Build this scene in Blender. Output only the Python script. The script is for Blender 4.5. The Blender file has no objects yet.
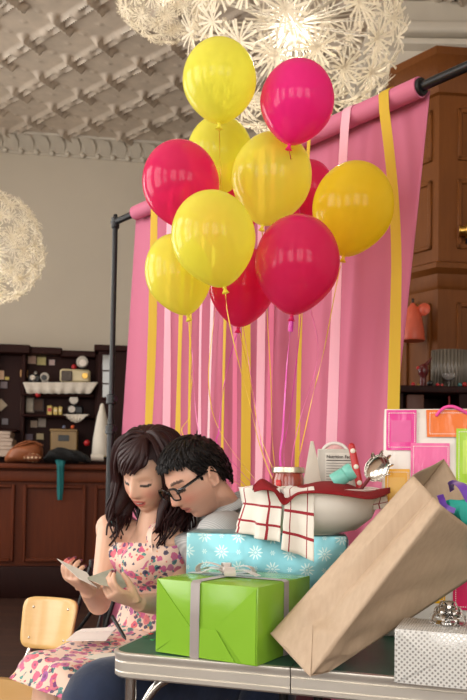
import bpy, bmesh, math, random
import numpy as np
from mathutils import Vector, Matrix, Euler
random.seed(7)
R = math.radians
SC = bpy.context.scene
COL = SC.collection

# ------------------------------------------------------------------ camera
F = 805.0
PITCH, ROLL, SHIFT = R(2.0), R(0.95), 0.1457
CAMZ = 1.14
cam_d = bpy.data.cameras.new('camera')
cam = bpy.data.objects.new('camera', cam_d)
COL.objects.link(cam)
MC = Matrix.Rotation(R(90) + PITCH, 3, 'X') @ Matrix.Rotation(ROLL, 3, 'Z')
cam.matrix_world = Matrix.Translation((0, 0, CAMZ)) @ MC.to_4x4()
cam_d.sensor_width = 36.0
cam_d.lens = F / 700 * 36.0
cam_d.shift_y = SHIFT
cam_d.clip_start = 0.05
cam_d.dof.use_dof = True
cam_d.dof.focus_distance = 2.0
cam_d.dof.aperture_fstop = 8.0
SC.camera = cam

# ------------------------------------------------------------------ light and exposure
SC.view_settings.view_transform = 'Standard'
SC.view_settings.look = 'None'
SC.view_settings.gamma = 1.0
SC.view_settings.use_curve_mapping = False
SC.view_settings.exposure = -0.54
wd = bpy.data.worlds.new('sky')
SC.world = wd
wd.use_nodes = True
wd.node_tree.nodes['Background'].inputs[0].default_value = (0.80, 0.86, 0.95, 1)
wd.node_tree.nodes['Background'].inputs[1].default_value = 0.8

XL, XR, YF, YB, ZC = -3.6, 4.6, -3.2, 8.9, 4.7      # the hall

def window_light(name, loc, rot, sx, sy, power, colour=(1.0, 0.96, 0.90)):
    l = bpy.data.lights.new(name, 'AREA')
    l.shape = 'RECTANGLE'; l.size = sx; l.size_y = sy; l.energy = power; l.color = colour
    o = bpy.data.objects.new(name, l); COL.objects.link(o)
    o.location = loc; o.rotation_euler = rot
    return o
LEFT_WINDOWS = [(-1.4, 1.7), (1.0, 1.7), (3.4, 1.7), (6.2, 1.7)]  # last window and its area light are added to brighten the back wall
FRONT_WINDOWS = [(-2.1, 1.8), (0.5, 1.8), (3.1, 1.8)]
WZ0, WZ1 = 1.0, 4.1
for (yc, w), pw in zip(LEFT_WINDOWS, (150, 190, 170, 150)):
    window_light('daylight', (XL - 0.32, yc, (WZ0 + WZ1) / 2), (0, R(-90), 0), WZ1 - WZ0, w, pw)
for (xc, w), pw in zip(FRONT_WINDOWS, (170, 160, 150)):
    window_light('daylight', (xc, YF - 0.32, (WZ0 + WZ1) / 2), (R(90), 0, 0), w, WZ1 - WZ0, pw)

# ------------------------------------------------------------------ pixel -> place helpers
def ray(px, py):
    return MC @ Vector(((px - 233.5) / F, (350 - py) / F + SHIFT * 700 / F, -1))
def W(px, py, Y):
    d = ray(px, py)
    return Vector((0, 0, CAMZ)) + d * (Y / d.y)
def onh(px, py, h):
    d = ray(px, py)
    return Vector((0, 0, CAMZ)) + d * ((h - CAMZ) / d.z)
def V(*a): return Vector(a)

# ------------------------------------------------------------------ materials
def lin(c):
    return tuple(((x / 255) / 12.92 if x / 255 <= 0.04045 else (((x / 255) + 0.055) / 1.055) ** 2.4) for x in c)
MATS = {}
class NT:
    def __init__(s, name):
        s.m = bpy.data.materials.new(name); s.m.use_nodes = True
        s.t = s.m.node_tree; s.n = s.t.nodes; s.l = s.t.links
        s.b = s.n['Principled BSDF']; s.out = s.n['Material Output']
    def new(s, t, **k):
        x = s.n.new(t)
        for a, v in k.items(): setattr(x, a, v)
        return x
    def link(s, a, b): s.l.new(a, b)
    def math(s, op, a, b=None, c=None):
        x = s.n.new('ShaderNodeMath'); x.operation = op
        for i, v in enumerate((a, b, c)):
            if v is None: continue
            if isinstance(v, (int, float)): x.inputs[i].default_value = v
            else: s.l.new(v, x.inputs[i])
        return x.outputs[0]
    def mix(s, f, a, b, blend='MIX'):
        x = s.n.new('ShaderNodeMix'); x.data_type = 'RGBA'; x.blend_type = blend
        for i, v in ((0, f), (6, a), (7, b)):
            if isinstance(v, (int, float)): x.inputs[i].default_value = v
            elif isinstance(v, tuple): x.inputs[i].default_value = (*v[:3], 1)
            else: s.l.new(v, x.inputs[i])
        return x.outputs[2]
    def coord(s, which='Object', scale=None):
        c = s.n.new('ShaderNodeTexCoord').outputs[which]
        if scale:
            m = s.n.new('ShaderNodeMapping'); m.inputs['Scale'].default_value = scale
            s.l.new(c, m.inputs[0]); return m.outputs[0]
        return c
    def noise(s, vec, scale, detail=3, rough=0.5):
        x = s.n.new('ShaderNodeTexNoise'); x.inputs['Scale'].default_value = scale
        x.inputs['Detail'].default_value = detail; x.inputs['Roughness'].default_value = rough
        s.l.new(vec, x.inputs['Vector']); return x.outputs[0]
    def bump(s, h, strength=0.3, dist=0.01):
        x = s.n.new('ShaderNodeBump'); x.inputs['Strength'].default_value = strength
        x.inputs['Distance'].default_value = dist
        s.l.new(h, x.inputs['Height']); s.l.new(x.outputs[0], s.b.inputs['Normal'])
    def col(s, v): 
        if isinstance(v, tuple): s.b.inputs['Base Color'].default_value = (*v[:3], 1)
        else: s.l.new(v, s.b.inputs['Base Color'])
    def set(s, **k):
        for a, v in k.items(): s.b.inputs[a.replace('_', ' ')].default_value = v

def mat(name, rgb, rough=0.6, metal=0.0, var=0.06, scale=20, bump=0.0, bscale=None, sheen=0.0, coat=0.0, stretch=None):
    """plain stuff with a little procedural mottling"""
    if name in MATS: return MATS[name]
    t = NT(name); c = lin(rgb)
    vec = t.coord('Object', stretch)
    n = t.noise(vec, scale)
    lo = tuple(x * (1 - var * 2) for x in c); hi = tuple(min(1, x * (1 + var * 2)) for x in c)
    t.col(t.mix(n, lo, hi))
    t.set(Roughness=rough, Metallic=metal)
    if sheen: t.b.inputs['Sheen Weight'].default_value = sheen
    if coat: t.b.inputs['Coat Weight'].default_value = coat; t.b.inputs['Coat Roughness'].default_value = 0.1
    if bump: t.bump(t.noise(vec, bscale or scale * 4, 4), bump, 0.004)
    MATS[name] = t.m
    return t.m

def wood(name, a, b, rough=0.4, stretch=(14, 14, 1.2), coat=0.2):
    if name in MATS: return MATS[name]
    t = NT(name)
    vec = t.coord('Object', stretch)
    n = t.noise(vec, 3.0, 6, 0.6)
    n2 = t.noise(t.coord('Object'), 1.6, 2)
    f = t.math('MULTIPLY_ADD', n2, 0.5, t.math('MULTIPLY', n, 0.6))
    t.col(t.mix(f, lin(a), lin(b))); t.set(Roughness=rough)
    t.b.inputs['Coat Weight'].default_value = coat; t.b.inputs['Coat Roughness'].default_value = 0.15
    t.b.inputs['Specular IOR Level'].default_value = 0.5 if coat else 0.2
    t.bump(n, 0.12, 0.003)
    MATS[name] = t.m
    return t.m

# ------------------------------------------------------------------ geometry collector
def smooth_path(pts, n):
    """Catmull-Rom through pts (tuples of any length), n samples a span"""
    P = [np.array(p, float) for p in pts]
    P = [2 * P[0] - P[1]] + P + [2 * P[-1] - P[-2]]
    out = []
    for i in range(1, len(P) - 2):
        for k in range(n):
            t = k / n
            a, b, c, d = P[i - 1], P[i], P[i + 1], P[i + 2]
            out.append(0.5 * (2 * b + (c - a) * t + (2 * a - 5 * b + 4 * c - d) * t * t + (3 * b - a - 3 * c + d) * t ** 3))
    out.append(P[-2])
    return out

class G:
    def __init__(s): s.v = []; s.f = []; s.mi = []
    def add(s, vs, fs, mi=0):
        o = len(s.v); s.v += [Vector(x) for x in vs]
        for f in fs: s.f.append([i + o for i in f]); s.mi.append(mi)
        return s
    def rings(s, rings, cap0=True, cap1=True, closed=True, mi=0):
        n = len(rings[0]); vs = [p for r in rings for p in r]; fs = []
        for i in range(len(rings) - 1):
            for k in range(n if closed else n - 1):
                k2 = (k + 1) % n
                fs.append([i * n + k, i * n + k2, (i + 1) * n + k2, (i + 1) * n + k])
        if cap0: fs.append(list(range(n))[::-1])
        if cap1: fs.append([(len(rings) - 1) * n + k for k in range(n)])
        return s.add(vs, fs, mi)
    def tube(s, pts, rad, n=10, flat=1.0, hint=None, smooth=0, mi=0, cap=True):
        """round tube; rad a number or a list; flat squashes across the hint normal"""
        m = len(pts)
        if isinstance(rad, (int, float)): rad = [rad] * m
        if smooth:
            q = smooth_path([(*p, r) for p, r in zip(pts, rad)], smooth)
            pts = [Vector(x[:3]) for x in q]; rad = [max(1e-4, x[3]) for x in q]
        pts = [Vector(p) for p in pts]
        rings = []; prev = None
        for i, p in enumerate(pts):
            d = (pts[min(i + 1, len(pts) - 1)] - pts[max(i - 1, 0)])
            if d.length < 1e-9: d = V(0, 0, 1)
            d.normalize()
            if prev is None:
                h = Vector(hint) if hint is not None else (V(0, 0, 1) if abs(d.z) < 0.9 else V(1, 0, 0))
            else: h = prev
            b = h - d * h.dot(d)
            if b.length < 1e-6: b = d.orthogonal()
            b.normalize(); prev = b
            a = d.cross(b)
            rings.append([p + (a * math.cos(t) + b * math.sin(t) * flat) * rad[i] for t in [2 * math.pi * k / n for k in range(n)]])
        return s.rings(rings, cap, cap, mi=mi)
    def loft(s, secs, n=24, smooth=0, power=1.0, ripple=None, cap0=True, cap1=True, mi=0):
        """secs: (centre, side vector, depth vector)"""
        if smooth:
            q = smooth_path([(*c, *a, *b) for c, a, b in secs], smooth)
            secs = [(Vector(x[0:3]), Vector(x[3:6]), Vector(x[6:9])) for x in q]
        rings = []
        for i, (c, a, b) in enumerate(secs):
            c, a, b = Vector(c), Vector(a), Vector(b); r = []
            for k in range(n):
                t = 2 * math.pi * k / n
                ct, st = math.cos(t), math.sin(t)
                x = math.copysign(abs(ct) ** power, ct); y = math.copysign(abs(st) ** power, st)
                w = ripple(i / (len(secs) - 1), t) if ripple else 1.0
                r.append(c + (a * x + b * y) * w)
            rings.append(r)
        return s.rings(rings, cap0, cap1, mi=mi)
    def box(s, c, e, n, w, d, h, bev=0.0, seg=2, mi=0, up=None):
        """c: centre of the bottom; e: width direction; n: depth direction"""
        e = Vector(e).normalized(); n = Vector(n).normalized(); u = Vector(up).normalized() if up is not None else V(0, 0, 1)
        bm = bmesh.new(); bmesh.ops.create_cube(bm, size=1)
        for v in bm.verts: v.co = Vector((v.co.x * w, v.co.y * d, v.co.z * h))
        if bev: bmesh.ops.bevel(bm, geom=bm.edges[:], offset=min(bev, 0.49 * min(w, d, h)), segments=seg, profile=0.5, affect='EDGES')
        bm.verts.index_update()
        c = Vector(c)
        s.add([c + e * v.co.x + n * v.co.y + u * (v.co.z + h / 2) for v in bm.verts], [[v.index for v in f.verts] for f in bm.faces], mi)
        bm.free(); return s
    def lathe(s, c, prof, n=24, axis=(0, 0, 1), mi=0, ref=None):
        ax = Vector(axis).normalized(); a = ax.orthogonal().normalized() if ref is None else Vector(ref).normalized(); b = ax.cross(a)
        c = Vector(c)
        rings = [[c + ax * z + (a * math.cos(t) + b * math.sin(t)) * max(r, 1e-4) for t in [2 * math.pi * k / n for k in range(n)]] for r, z in prof]
        return s.rings(rings, True, True, mi=mi)
    def ball(s, c, r, n=16, mi=0, M=None):
        if isinstance(r, (int, float)): r = (r, r, r)
        m = n // 2 + 1; rings = []
        for i in range(m + 1):
            p = math.pi * (0.002 + 0.996 * i / m); ring = []
            for k in range(n):
                t = 2 * math.pi * k / n
                q = V(math.sin(p) * math.cos(t) * r[0], math.sin(p) * math.sin(t) * r[1], -math.cos(p) * r[2])
                ring.append(Vector(c) + (M @ q if M else q))
            rings.append(ring)
        return s.rings(rings, mi=mi)
    def prism(s, poly, thick, mi=0):
        """poly: 3-D outline; thick: extrusion vector"""
        poly = [Vector(p) for p in poly]; t = Vector(thick); n = len(poly)
        vs = poly + [p + t for p in poly]
        fs = [list(range(n))[::-1], [n + k for k in range(n)]] + [[k, (k + 1) % n, n + (k + 1) % n, n + k] for k in range(n)]
        return s.add(vs, fs, mi)
    def strip(s, left, right, thick=0.0008, mi=0):
        """ribbon between two edge paths with a thin real thickness"""
        n = len(left); L = [Vector(p) for p in left]; Rr = [Vector(p) for p in right]; rings = []
        for i in range(n):
            d = L[min(i + 1, n - 1)] - L[max(i - 1, 0)]
            nn = d.cross(Rr[i] - L[i])
            nn = nn.normalized() * thick if nn.length > 1e-12 else V(0, 0, thick)
            rings.append([L[i], Rr[i], Rr[i] + nn, L[i] + nn])
        return s.rings(rings, mi=mi)
    def sheet(s, grid, mi=0):
        r, c = len(grid), len(grid[0])
        return s.add([p for row in grid for p in row], [[i * c + j, i * c + j + 1, (i + 1) * c + j + 1, (i + 1) * c + j] for i in range(r - 1) for j in range(c - 1)], mi)
    def mesh(s, name, origin):
        me = bpy.data.meshes.new(name)
        me.from_pydata([tuple(v - origin) for v in s.v], [], s.f)
        bm = bmesh.new(); bm.from_mesh(me)
        bmesh.ops.recalc_face_normals(bm, faces=bm.faces[:]); bm.to_mesh(me); bm.free()
        return me

def wloc(o):
    p = Vector((0, 0, 0))
    while o: p += o.location; o = o.parent
    return p
def tag(o, label=None, cat=None, group=None, kind=None):
    if label: o['label'] = label
    if cat: o['category'] = cat
    if group: o['group'] = group
    if kind: o['kind'] = kind
    return o
def thing(name, loc, label, cat, group=None):
    o = bpy.data.objects.new(name, None); COL.objects.link(o)
    o.empty_display_size = 0.05; o.location = loc
    return tag(o, label, cat, group)
def build(g, name, m, parent=None, angle=40, uv=None, solid=0.0, sub=0, label=None):
    if parent is not None: org = wloc(parent)
    else:
        xs = [v.x for v in g.v]; ys = [v.y for v in g.v]; zs = [v.z for v in g.v]
        org = V((min(xs) + max(xs)) / 2, (min(ys) + max(ys)) / 2, min(zs))
    me = g.mesh(name, org)
    for x in (m if isinstance(m, (list, tuple)) else [m]): me.materials.append(x)
    if isinstance(m, (list, tuple)): me.polygons.foreach_set('material_index', g.mi)
    me.shade_smooth(); me.set_sharp_from_angle(angle=R(angle))
    if uv:
        lay = me.uv_layers.new(name='UVMap')
        for p in me.polygons:
            for li in p.loop_indices:
                lay.data[li].uv = uv(me.vertices[me.loops[li].vertex_index].co + org, p.normal)
    o = bpy.data.objects.new(name, me); COL.objects.link(o)
    if parent is not None: o.parent = parent
    else: o.location = org
    if solid:
        md = o.modifiers.new('thickness', 'SOLIDIFY'); md.thickness = solid; md.offset = 0
    if sub:
        md = o.modifiers.new('smooth', 'SUBSURF'); md.levels = sub; md.render_levels = sub
    if label: o['label'] = label
    return o
def struct(g, name, m, parent=None, **k):
    o = build(g, name, m, parent, **k)
    if parent is None: o['kind'] = 'structure'
    return o
def box_uv(c, e, n):
    e = Vector(e).normalized(); n = Vector(n).normalized(); u = V(0, 0, 1)
    def fn(p, nr):
        q = p - c; a, b, z = abs(nr.dot(e)), abs(nr.dot(n)), abs(nr.z)
        if z >= a and z >= b: return (q.dot(e), q.dot(n))
        if b >= a: return (q.dot(e), q.z)
        return (q.dot(n), q.z)
    return fn
# ------------------------------------------------------------------ the hall
BE = V(0.99, 0.141, 0).normalized(); BN = V(0.141, -0.99, 0).normalized()      # along the back wall, out of it
BP = W(0, 475, 8.4)
def BW(px, py, off=0.0):
    """point on the plane lying off metres in front of the back wall"""
    d = ray(px, py); o = V(0, 0, CAMZ); q = BP + BN * off
    return o + d * ((q - o).dot(BN) / d.dot(BN))

plaster = mat('wall_plaster', (198, 187, 170), 0.85, var=0.04, scale=1.5, bump=0.08, bscale=60)
dark_floor = NT('floor_boards')
vec = dark_floor.coord('Object')
br = dark_floor.new('ShaderNodeTexBrick')
br.inputs['Scale'].default_value = 1.0; br.inputs['Brick Width'].default_value = 1.6; br.inputs['Row Height'].default_value = 0.085
br.inputs['Mortar Size'].default_value = 0.004; br.offset = 0.37
br.inputs['Color1'].default_value = (*lin((74, 45, 33)), 1); br.inputs['Color2'].default_value = (*lin((58, 34, 26)), 1); br.inputs['Mortar'].default_value = (*lin((25, 16, 13)), 1)
dark_floor.link(vec, br.inputs['Vector'])
gr = dark_floor.noise(dark_floor.coord('Object', (2, 30, 30)), 2.0, 5)
dark_floor.col(dark_floor.mix(0.45, br.outputs['Color'], dark_floor.mix(gr, (0.6, 0.6, 0.6), (1.3, 1.3, 1.3)), 'MULTIPLY'))
dark_floor.set(Roughness=0.55)
dark_floor = dark_floor.m
bar_wood = wood('bar_wood', (62, 23, 9), (116, 53, 22), 0.5, coat=0.0)
dark_wood = wood('back_bar_wood', (28, 7, 4), (48, 14, 8), 0.6, coat=0.0)
gold_wood = wood('golden_oak', (84, 46, 17), (130, 76, 33), 0.5, coat=0.0)
white_paint = mat('white_paint', (205, 198, 186), 0.5, scale=4)

g = G(); g.box((0.5, 2.85, -0.1), (1, 0, 0), (0, 1, 0), XR - XL + 0.6, YB - YF + 1.4, 0.1); struct(g, 'floor', dark_floor)

# back wall with pressed-metal cornice
c0 = BW(75, 158).z
bw_l = BP + BE * (XL - 0.6 - BP.x) / BE.x; bw_r = BP + BE * (XR + 0.6 - BP.x) / BE.x
mid = (bw_l + bw_r) / 2; L = (bw_r - bw_l).length
g = G(); g.box(V(mid.x, mid.y, 0) - BN * 0.1, BE, BN, L, 0.2, ZC); struct(g, 'wall_back', plaster)
tin = mat('pressed_tin', (200, 190, 174), 0.55, var=0.05, scale=6, bump=0.05, bscale=30)
g = G()
prof = [(0, 0), (0.02, 0), (0.035, 0.05), (0.03, 0.07), (0.05, 0.09), (0.11, 0.24), (0.20, 0.36), (0.24, 0.40), (0.25, 0.46), (0.0, 0.46)]
hz = (ZC - c0) / 0.46
def pt(u, d, z): return V(bw_l.x, bw_l.y, 0) + BE * u + BN * d + V(0, 0, c0 + z * hz)
g.rings([[pt(0, d, z) for d, z in prof], [pt(L, d, z) for d, z in prof]])
nleaf = int(L / 0.16)
for k in range(nleaf):      # row of raised leaves along the cove
    u = (k + 0.5) * 0.16
    g.rings([[pt(u - 0.05, 0.07, 0.12), pt(u + 0.05, 0.07, 0.12), pt(u + 0.05, 0.05, 0.1), pt(u - 0.05, 0.05, 0.1)],
             [pt(u - 0.06, 0.15, 0.24), pt(u + 0.06, 0.15, 0.24), pt(u + 0.06, 0.11, 0.22), pt(u - 0.06, 0.11, 0.22)],
             [pt(u - 0.03, 0.24, 0.34), pt(u + 0.03, 0.24, 0.34), pt(u + 0.03, 0.18, 0.34), pt(u - 0.03, 0.18, 0.34)]])
    g.ball(pt(u + 0.08, 0.045, 0.05), 0.03, 8)
struct(g, 'trim_1', tin)

# side walls and front wall, with tall windows letting the daylight in, the rearmost left one added for its light
def wall_with_windows(name, fixed, axis, lo, hi, wins):
    """axis 'x': a wall of constant x running in y; 'y': constant y running in x; windows cut as real openings"""
    g = G(); cur = lo
    def seg(a, b, z0, z1):
        if b - a < 1e-4: return
        if axis == 'x': g.box((fixed, (a + b) / 2, z0), (1, 0, 0), (0, 1, 0), 0.2, b - a, z1 - z0)
        else: g.box(((a + b) / 2, fixed, z0), (1, 0, 0), (0, 1, 0), b - a, 0.2, z1 - z0)
    for c, w in wins:
        seg(cur, c - w / 2, 0, ZC); seg(c - w / 2, c + w / 2, 0, WZ0); seg(c - w / 2, c + w / 2, WZ1, ZC); cur = c + w / 2
    seg(cur, hi, 0, ZC)
    return struct(g, name, plaster)
wall_with_windows('wall_left', XL - 0.1, 'x', YF - 0.2, YB + 0.2, LEFT_WINDOWS)
wall_with_windows('wall_front', YF - 0.1, 'y', XL - 0.2, XR + 0.2, FRONT_WINDOWS)
wall_with_windows('wall_right', XR + 0.1, 'x', YF - 0.2, YB + 0.4, [])
pane = NT('window_glass')
mx = pane.new('ShaderNodeMixShader'); tr = pane.new('ShaderNodeBsdfTransparent'); gl = pane.new('ShaderNodeBsdfGlossy'); gl.inputs['Roughness'].default_value = 0.02
mx.inputs[0].default_value = 0.06
pane.link(tr.outputs[0], mx.inputs[1]); pane.link(gl.outputs[0], mx.inputs[2]); pane.link(mx.outputs[0], pane.out.inputs[0])
pane = pane.m
wi = 0
for axis, wins in (('x', LEFT_WINDOWS), ('y', FRONT_WINDOWS)):
    for c, w in wins:
        wi += 1; g = G(); p = G()
        def bar(a0, a1, z0, z1, gg=g, dd=0.06):
            if axis == 'x': gg.box((XL - 0.1, (a0 + a1) / 2, z0), (1, 0, 0), (0, 1, 0), dd, a1 - a0, z1 - z0)
            else: gg.box(((a0 + a1) / 2, YF - 0.1, z0), (1, 0, 0), (0, 1, 0), a1 - a0, dd, z1 - z0)
        a, b = c - w / 2, c + w / 2
        for q in (a, b - 0.06): bar(q, q + 0.06, WZ0, WZ1)
        for z in (WZ0, WZ1 - 0.06, 2.9): bar(a + 0.06, b - 0.06, z, z + 0.06)
        bar(c - 0.02, c + 0.02, WZ0 + 0.06, 2.9); bar(c - 0.02, c + 0.02, 2.96, WZ1 - 0.06)
        bar(a + 0.06, b - 0.06, WZ0 + 0.06, WZ1 - 0.06, p, 0.006)
        fr = struct(g, 'window_%d' % wi, white_paint)
        build(p, 'pane', pane, fr)

# pressed-tin ceiling: a real relief of diagonal bands, cross ties and knots
def relief(x, y):
    a = R(47); du, dv = (-math.sin(a), math.cos(a)), (math.cos(a), math.sin(a))
    u = x * du[0] + y * du[1]; v = x * dv[0] + y * dv[1]
    P = 0.42
    fv = (v / P) % 1.0 - 0.5; fu = (u / P) % 1.0 - 0.5
    f2 = (u / P + 0.5) % 1.0 - 0.5; g2 = (v / P + 0.5) % 1.0 - 0.5
    def bump(d, w, hgt): return hgt * np.clip(1.6 * (1 - np.abs(d) / w), 0, 1)
    h = np.maximum(bump(fv - .075, .045, .030), bump(fv + .075, .045, .030))     # twin ridges of each main band
    h = np.maximum(h, bump(fu, .020, .006))                                       # thin cross lines
    tie = bump(fu - .30 * fv, .075, .060) * (np.abs(fv) < .25)                    # raised ties across the band
    h = np.maximum(h, tie)
    for c in (-.24, .24):
        h = np.maximum(h, bump(np.sqrt(((fu - .30 * c) * .6) ** 2 + (fv - c) ** 2), .075, .052))
    r0 = np.sqrt((f2 / .20) ** 2 + (fv / .15) ** 2)
    h = np.maximum(h, bump(r0, 1.0, .042) * (0.8 + 0.2 * np.cos(np.arctan2(fv, f2) * 6)))
    h = np.maximum(h, bump(np.sqrt(f2 ** 2 + g2 ** 2), .05, .014))
    h = np.maximum(h, bump(np.sqrt(fu ** 2 + g2 ** 2), .06, .016))
    return h
nx, ny = 340, 320
xs = np.linspace(XL - 0.1, 2.6, nx); ys = np.linspace(3.2, YB, ny)
X, Y = np.meshgrid(xs, ys)
H = relief(X, Y)
vs = np.stack([X, Y, ZC - H], -1).reshape(-1, 3).tolist()
g = G(); g.v = [Vector(v) for v in vs]
g.f = [[j * nx + i, j * nx + i + 1, (j + 1) * nx + i + 1, (j + 1) * nx + i] for j in range(ny - 1) for i in range(nx - 1)]
g.mi = [0] * len(g.f)
g.box(((XL + 2.6) / 2, YF / 2 + 1.5, ZC), (1, 0, 0), (0, 1, 0), 2.6 - XL + 0.4, 3.4 - YF, 0.1)
g.box(((XR + 2.6) / 2 + 0.1, (YF + YB) / 2, ZC), (1, 0, 0), (0, 1, 0), XR - 2.6 + 0.3, YB - YF + 1.0, 0.1)
g.box((0.5, (3.2 + YB) / 2 + 0.3, ZC + 0.002), (1, 0, 0), (0, 1, 0), XR - XL + 0.6, YB - 3.2 + 1.4, 0.1)
tin_c = mat('ceiling_tin', (196, 180, 162), 0.5, var=0.12, scale=9, bump=0.08, bscale=40)
struct(g, 'ceiling', tin_c, angle=60)

# dropped soffit with a moulded edge on the right
yb = 5.7
s0 = W(430, 72, yb).z; s1 = W(430, 33, yb).z
g = G(); g.box(((1.0 + XR) / 2, yb + 0.9, s0), (1, 0, 0), (0, 1, 0), XR - 1.0, 1.6, ZC - s0 - 0.01, 0.01)
g.box(((1.0 + XR) / 2, yb + 0.86, s1 - 0.08), (1, 0, 0), (0, 1, 0), XR - 1.0 + 0.1, 1.72, 0.05, 0.015)
g.box(((1.0 + XR) / 2, yb + 0.84, s1 - 0.02), (1, 0, 0), (0, 1, 0), XR - 1.0 + 0.16, 1.8, 0.09, 0.03, 4)
struct(g, 'trim_2', tin)

# panelled oak pier on the right, chamfered towards the camera
def pier():
    Bc = W(438, 280, 5.0); B = V(Bc.x, 5.0, 0)
    e1 = V(0.99, 0.10, 0).normalized()                 # front face runs right
    e0 = V(-0.62, 0.78, 0).normalized()                # chamfer runs back left
    top = W(440, 76, 5.0).z
    n1 = V(0.10, -0.99, 0).normalized(); n0 = V(-0.78, -0.62, 0).normalized()
    A = B + e0 * 0.30; D = B + e1 * 3.2; Ab = A + V(0, 1.0, 0); Db = D + V(0, 1.0, 0)
    poly = [A, B, D, Db, Ab]
    def ring(z, o=0.0):
        ctr = V(B.x + 0.9, B.y + 0.8, 0)
        return [V(p.x, p.y, z) + ((n0 + n1) * o * 0.62 if i == 1 else n0 * o if i == 0 else n1 * o if i == 2 else V(0, 0, 0)) for i, p in enumerate(poly)]
    g = G(); g.rings([ring(0), ring(top)])
    cz = top
    for z, o in ():
        pass
    def band(g, prof): g.rings([ring(z, o) for o, z in prof])
    band(g, [(0.0, cz - 0.12), (0.02, cz - 0.11), (0.03, cz - 0.05), (0.10, cz + 0.06), (0.12, cz + 0.08), (0.12, cz + 0.13), (0.0, cz + 0.14)])
    mz = W(438, 270, 5.0).z
    band(g, [(0.0, mz - 0.12), (0.02, mz - 0.10), (0.03, mz - 0.03), (0.07, mz), (0.07, mz + 0.03), (0.0, mz + 0.06)])
    band(g, [(0.0, 0.0), (0.03, 0.0), (0.03, 0.2), (0.0, 0.24)])
    def panel(P0, e, n, a, b, z0, z1):
        for (x0, x1, y0, y1) in ((a, a + 0.03, z0, z1), (b - 0.03, b, z0, z1), (a, b, z0, z0 + 0.03), (a, b, z1 - 0.03, z1)):
            c = P0 + e * (x0 + x1) / 2
            g.box(V(c.x, c.y, y0), e, n, x1 - x0, 0.03, y1 - y0, 0.006, 1)
    pz = W(438, 175, 5.0).z
    for z0, z1 in ((mz + 0.14, pz - 0.02), (pz + 0.10, cz - 0.2), (1.3, mz - 0.2)):
        panel(B, e0, n0, 0.05, 0.26, z0, z1)
        for k in range(4): panel(B, e1, n1, 0.12 + 0.75 * k, 0.12 + 0.75 * k + 0.62, z0, z1)
    struct(g, 'trim_3', gold_wood)
    return B, e1, n1
PB, PE, PN = pier()
# ------------------------------------------------------------------ bar along the back wall
OFF = 0.85
ct = BW(54, 464, OFF).z
def bpos(off, u_px): 
    p = BW(u_px, 475, off); return V(p.x, p.y, 0)
lft = bpos(OFF, 0) + BE * -1.2; rgt = bpos(OFF, 0) + BE * 3.6
blen = (rgt - lft).length
bt = thing('bar_counter', V((lft.x + rgt.x) / 2, (lft.y + rgt.y) / 2, 0), 'long reddish brown panelled wooden bar counter in front of the dark back bar', 'bar counter')
cb = (lft + rgt) / 2
g = G(); g.box(cb - BN * 0.28, BE, BN, blen, 0.5, ct - 0.05); build(g, 'body', bar_wood, bt)
g = G(); g.box(V(cb.x, cb.y, ct - 0.05) - BN * 0.25, BE, BN, blen + 0.1, 0.66, 0.05, 0.012); build(g, 'counter_top', bar_wood, bt)
g = G(); g.box(V(cb.x, cb.y, ct - 0.17) + BN * 0.0, BE, BN, blen, 0.05, 0.10, 0.01); build(g, 'moulding', bar_wood, bt)
g = G(); g.box(cb + BN * 0.0, BE, BN, blen, 0.06, 0.30, 0.012); build(g, 'plinth', dark_wood, bt)
for k in range(7):
    g = G(); a = lft + BE * (0.1 + 0.66 * k); w = 0.58
    for (x0, x1, z0, z1) in ((0, .03, .34, ct - .2), (w - .03, w, .34, ct - .2), (.03, w - .03, .34, .37), (.03, w - .03, ct - .23, ct - .2)):
        c = a + BE * (x0 + x1) / 2; g.box(V(c.x, c.y, z0) - BN * 0.012, BE, BN, x1 - x0, 0.045, z1 - z0, 0.006, 1)
    build(g, 'panel', bar_wood, bt)

# dark back bar with shelves
BO = 0.22
z_top = BW(40, 350, BO).z
bb = thing('back_bar', bpos(BO, 45), 'very dark brown wooden back bar with open shelves against the grey wall', 'back bar cabinet')
def bx(g, px0, px1, py0, py1, off, depth, bev=0.01):
    """box standing off the back wall that spans these picture bounds on its front plane"""
    a = BW(px0, py1, off); b = BW(px1, py1, off); t = BW((px0 + px1) / 2, py0, off); bo = BW((px0 + px1) / 2, py1, off)
    c = (a + b) / 2; g.box(V(c.x, c.y, bo.z) - BN * depth / 2, BE, BN, (b - a).length, depth, max(0.004, t.z - bo.z), bev, 1); return g
g = G(); bx(g, -60, 135, 349, 600, 0.10, 0.08); build(g, 'back_panel', dark_wood, bb)
g = G(); bx(g, -60, 30, 343, 352, 0.30, 0.28); bx(g, 28, 62, 347, 354, 0.27, 0.25); bx(g, 60, 96, 351, 357, 0.25, 0.23); build(g, 'cornice', dark_wood, bb)
for a, b in ((-22, -16), (15.5, 20), (90, 95)):
    g = G(); bx(g, a, b, 354, 600, 0.24, 0.15); build(g, 'upright', dark_wood, bb)
for py in (395, 416):
    g = G(); bx(g, 21, 94, py - 1.2, py + 1.2, 0.34, 0.3); build(g, 'shelf', dark_wood, bb)
g = G(); bx(g, -60, 17, 428, 431, 0.34, 0.3); build(g, 'shelf', dark_wood, bb)
g = G(); bx(g, -60, 128, 456, 600, 0.30, 0.26); build(g, 'base_cabinet', dark_wood, bb)
glass = NT('cabinet_glass'); glass.col(lin((120, 118, 110))); glass.set(Roughness=0.08); glass.b.inputs['Specular IOR Level'].default_value = 0.8
glass = glass.m
cab = thing('glazed_cabinet', bpos(0.30, 112), 'tall dark wooden cabinet with a narrow glazed door behind the black stand', 'cabinet')
g = G(); bx(g, 96, 134, 350, 455, 0.33, 0.22); build(g, 'body', dark_wood, cab)
g = G(); bx(g, 94, 136, 345, 351, 0.38, 0.28); build(g, 'cornice', dark_wood, cab)
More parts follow.
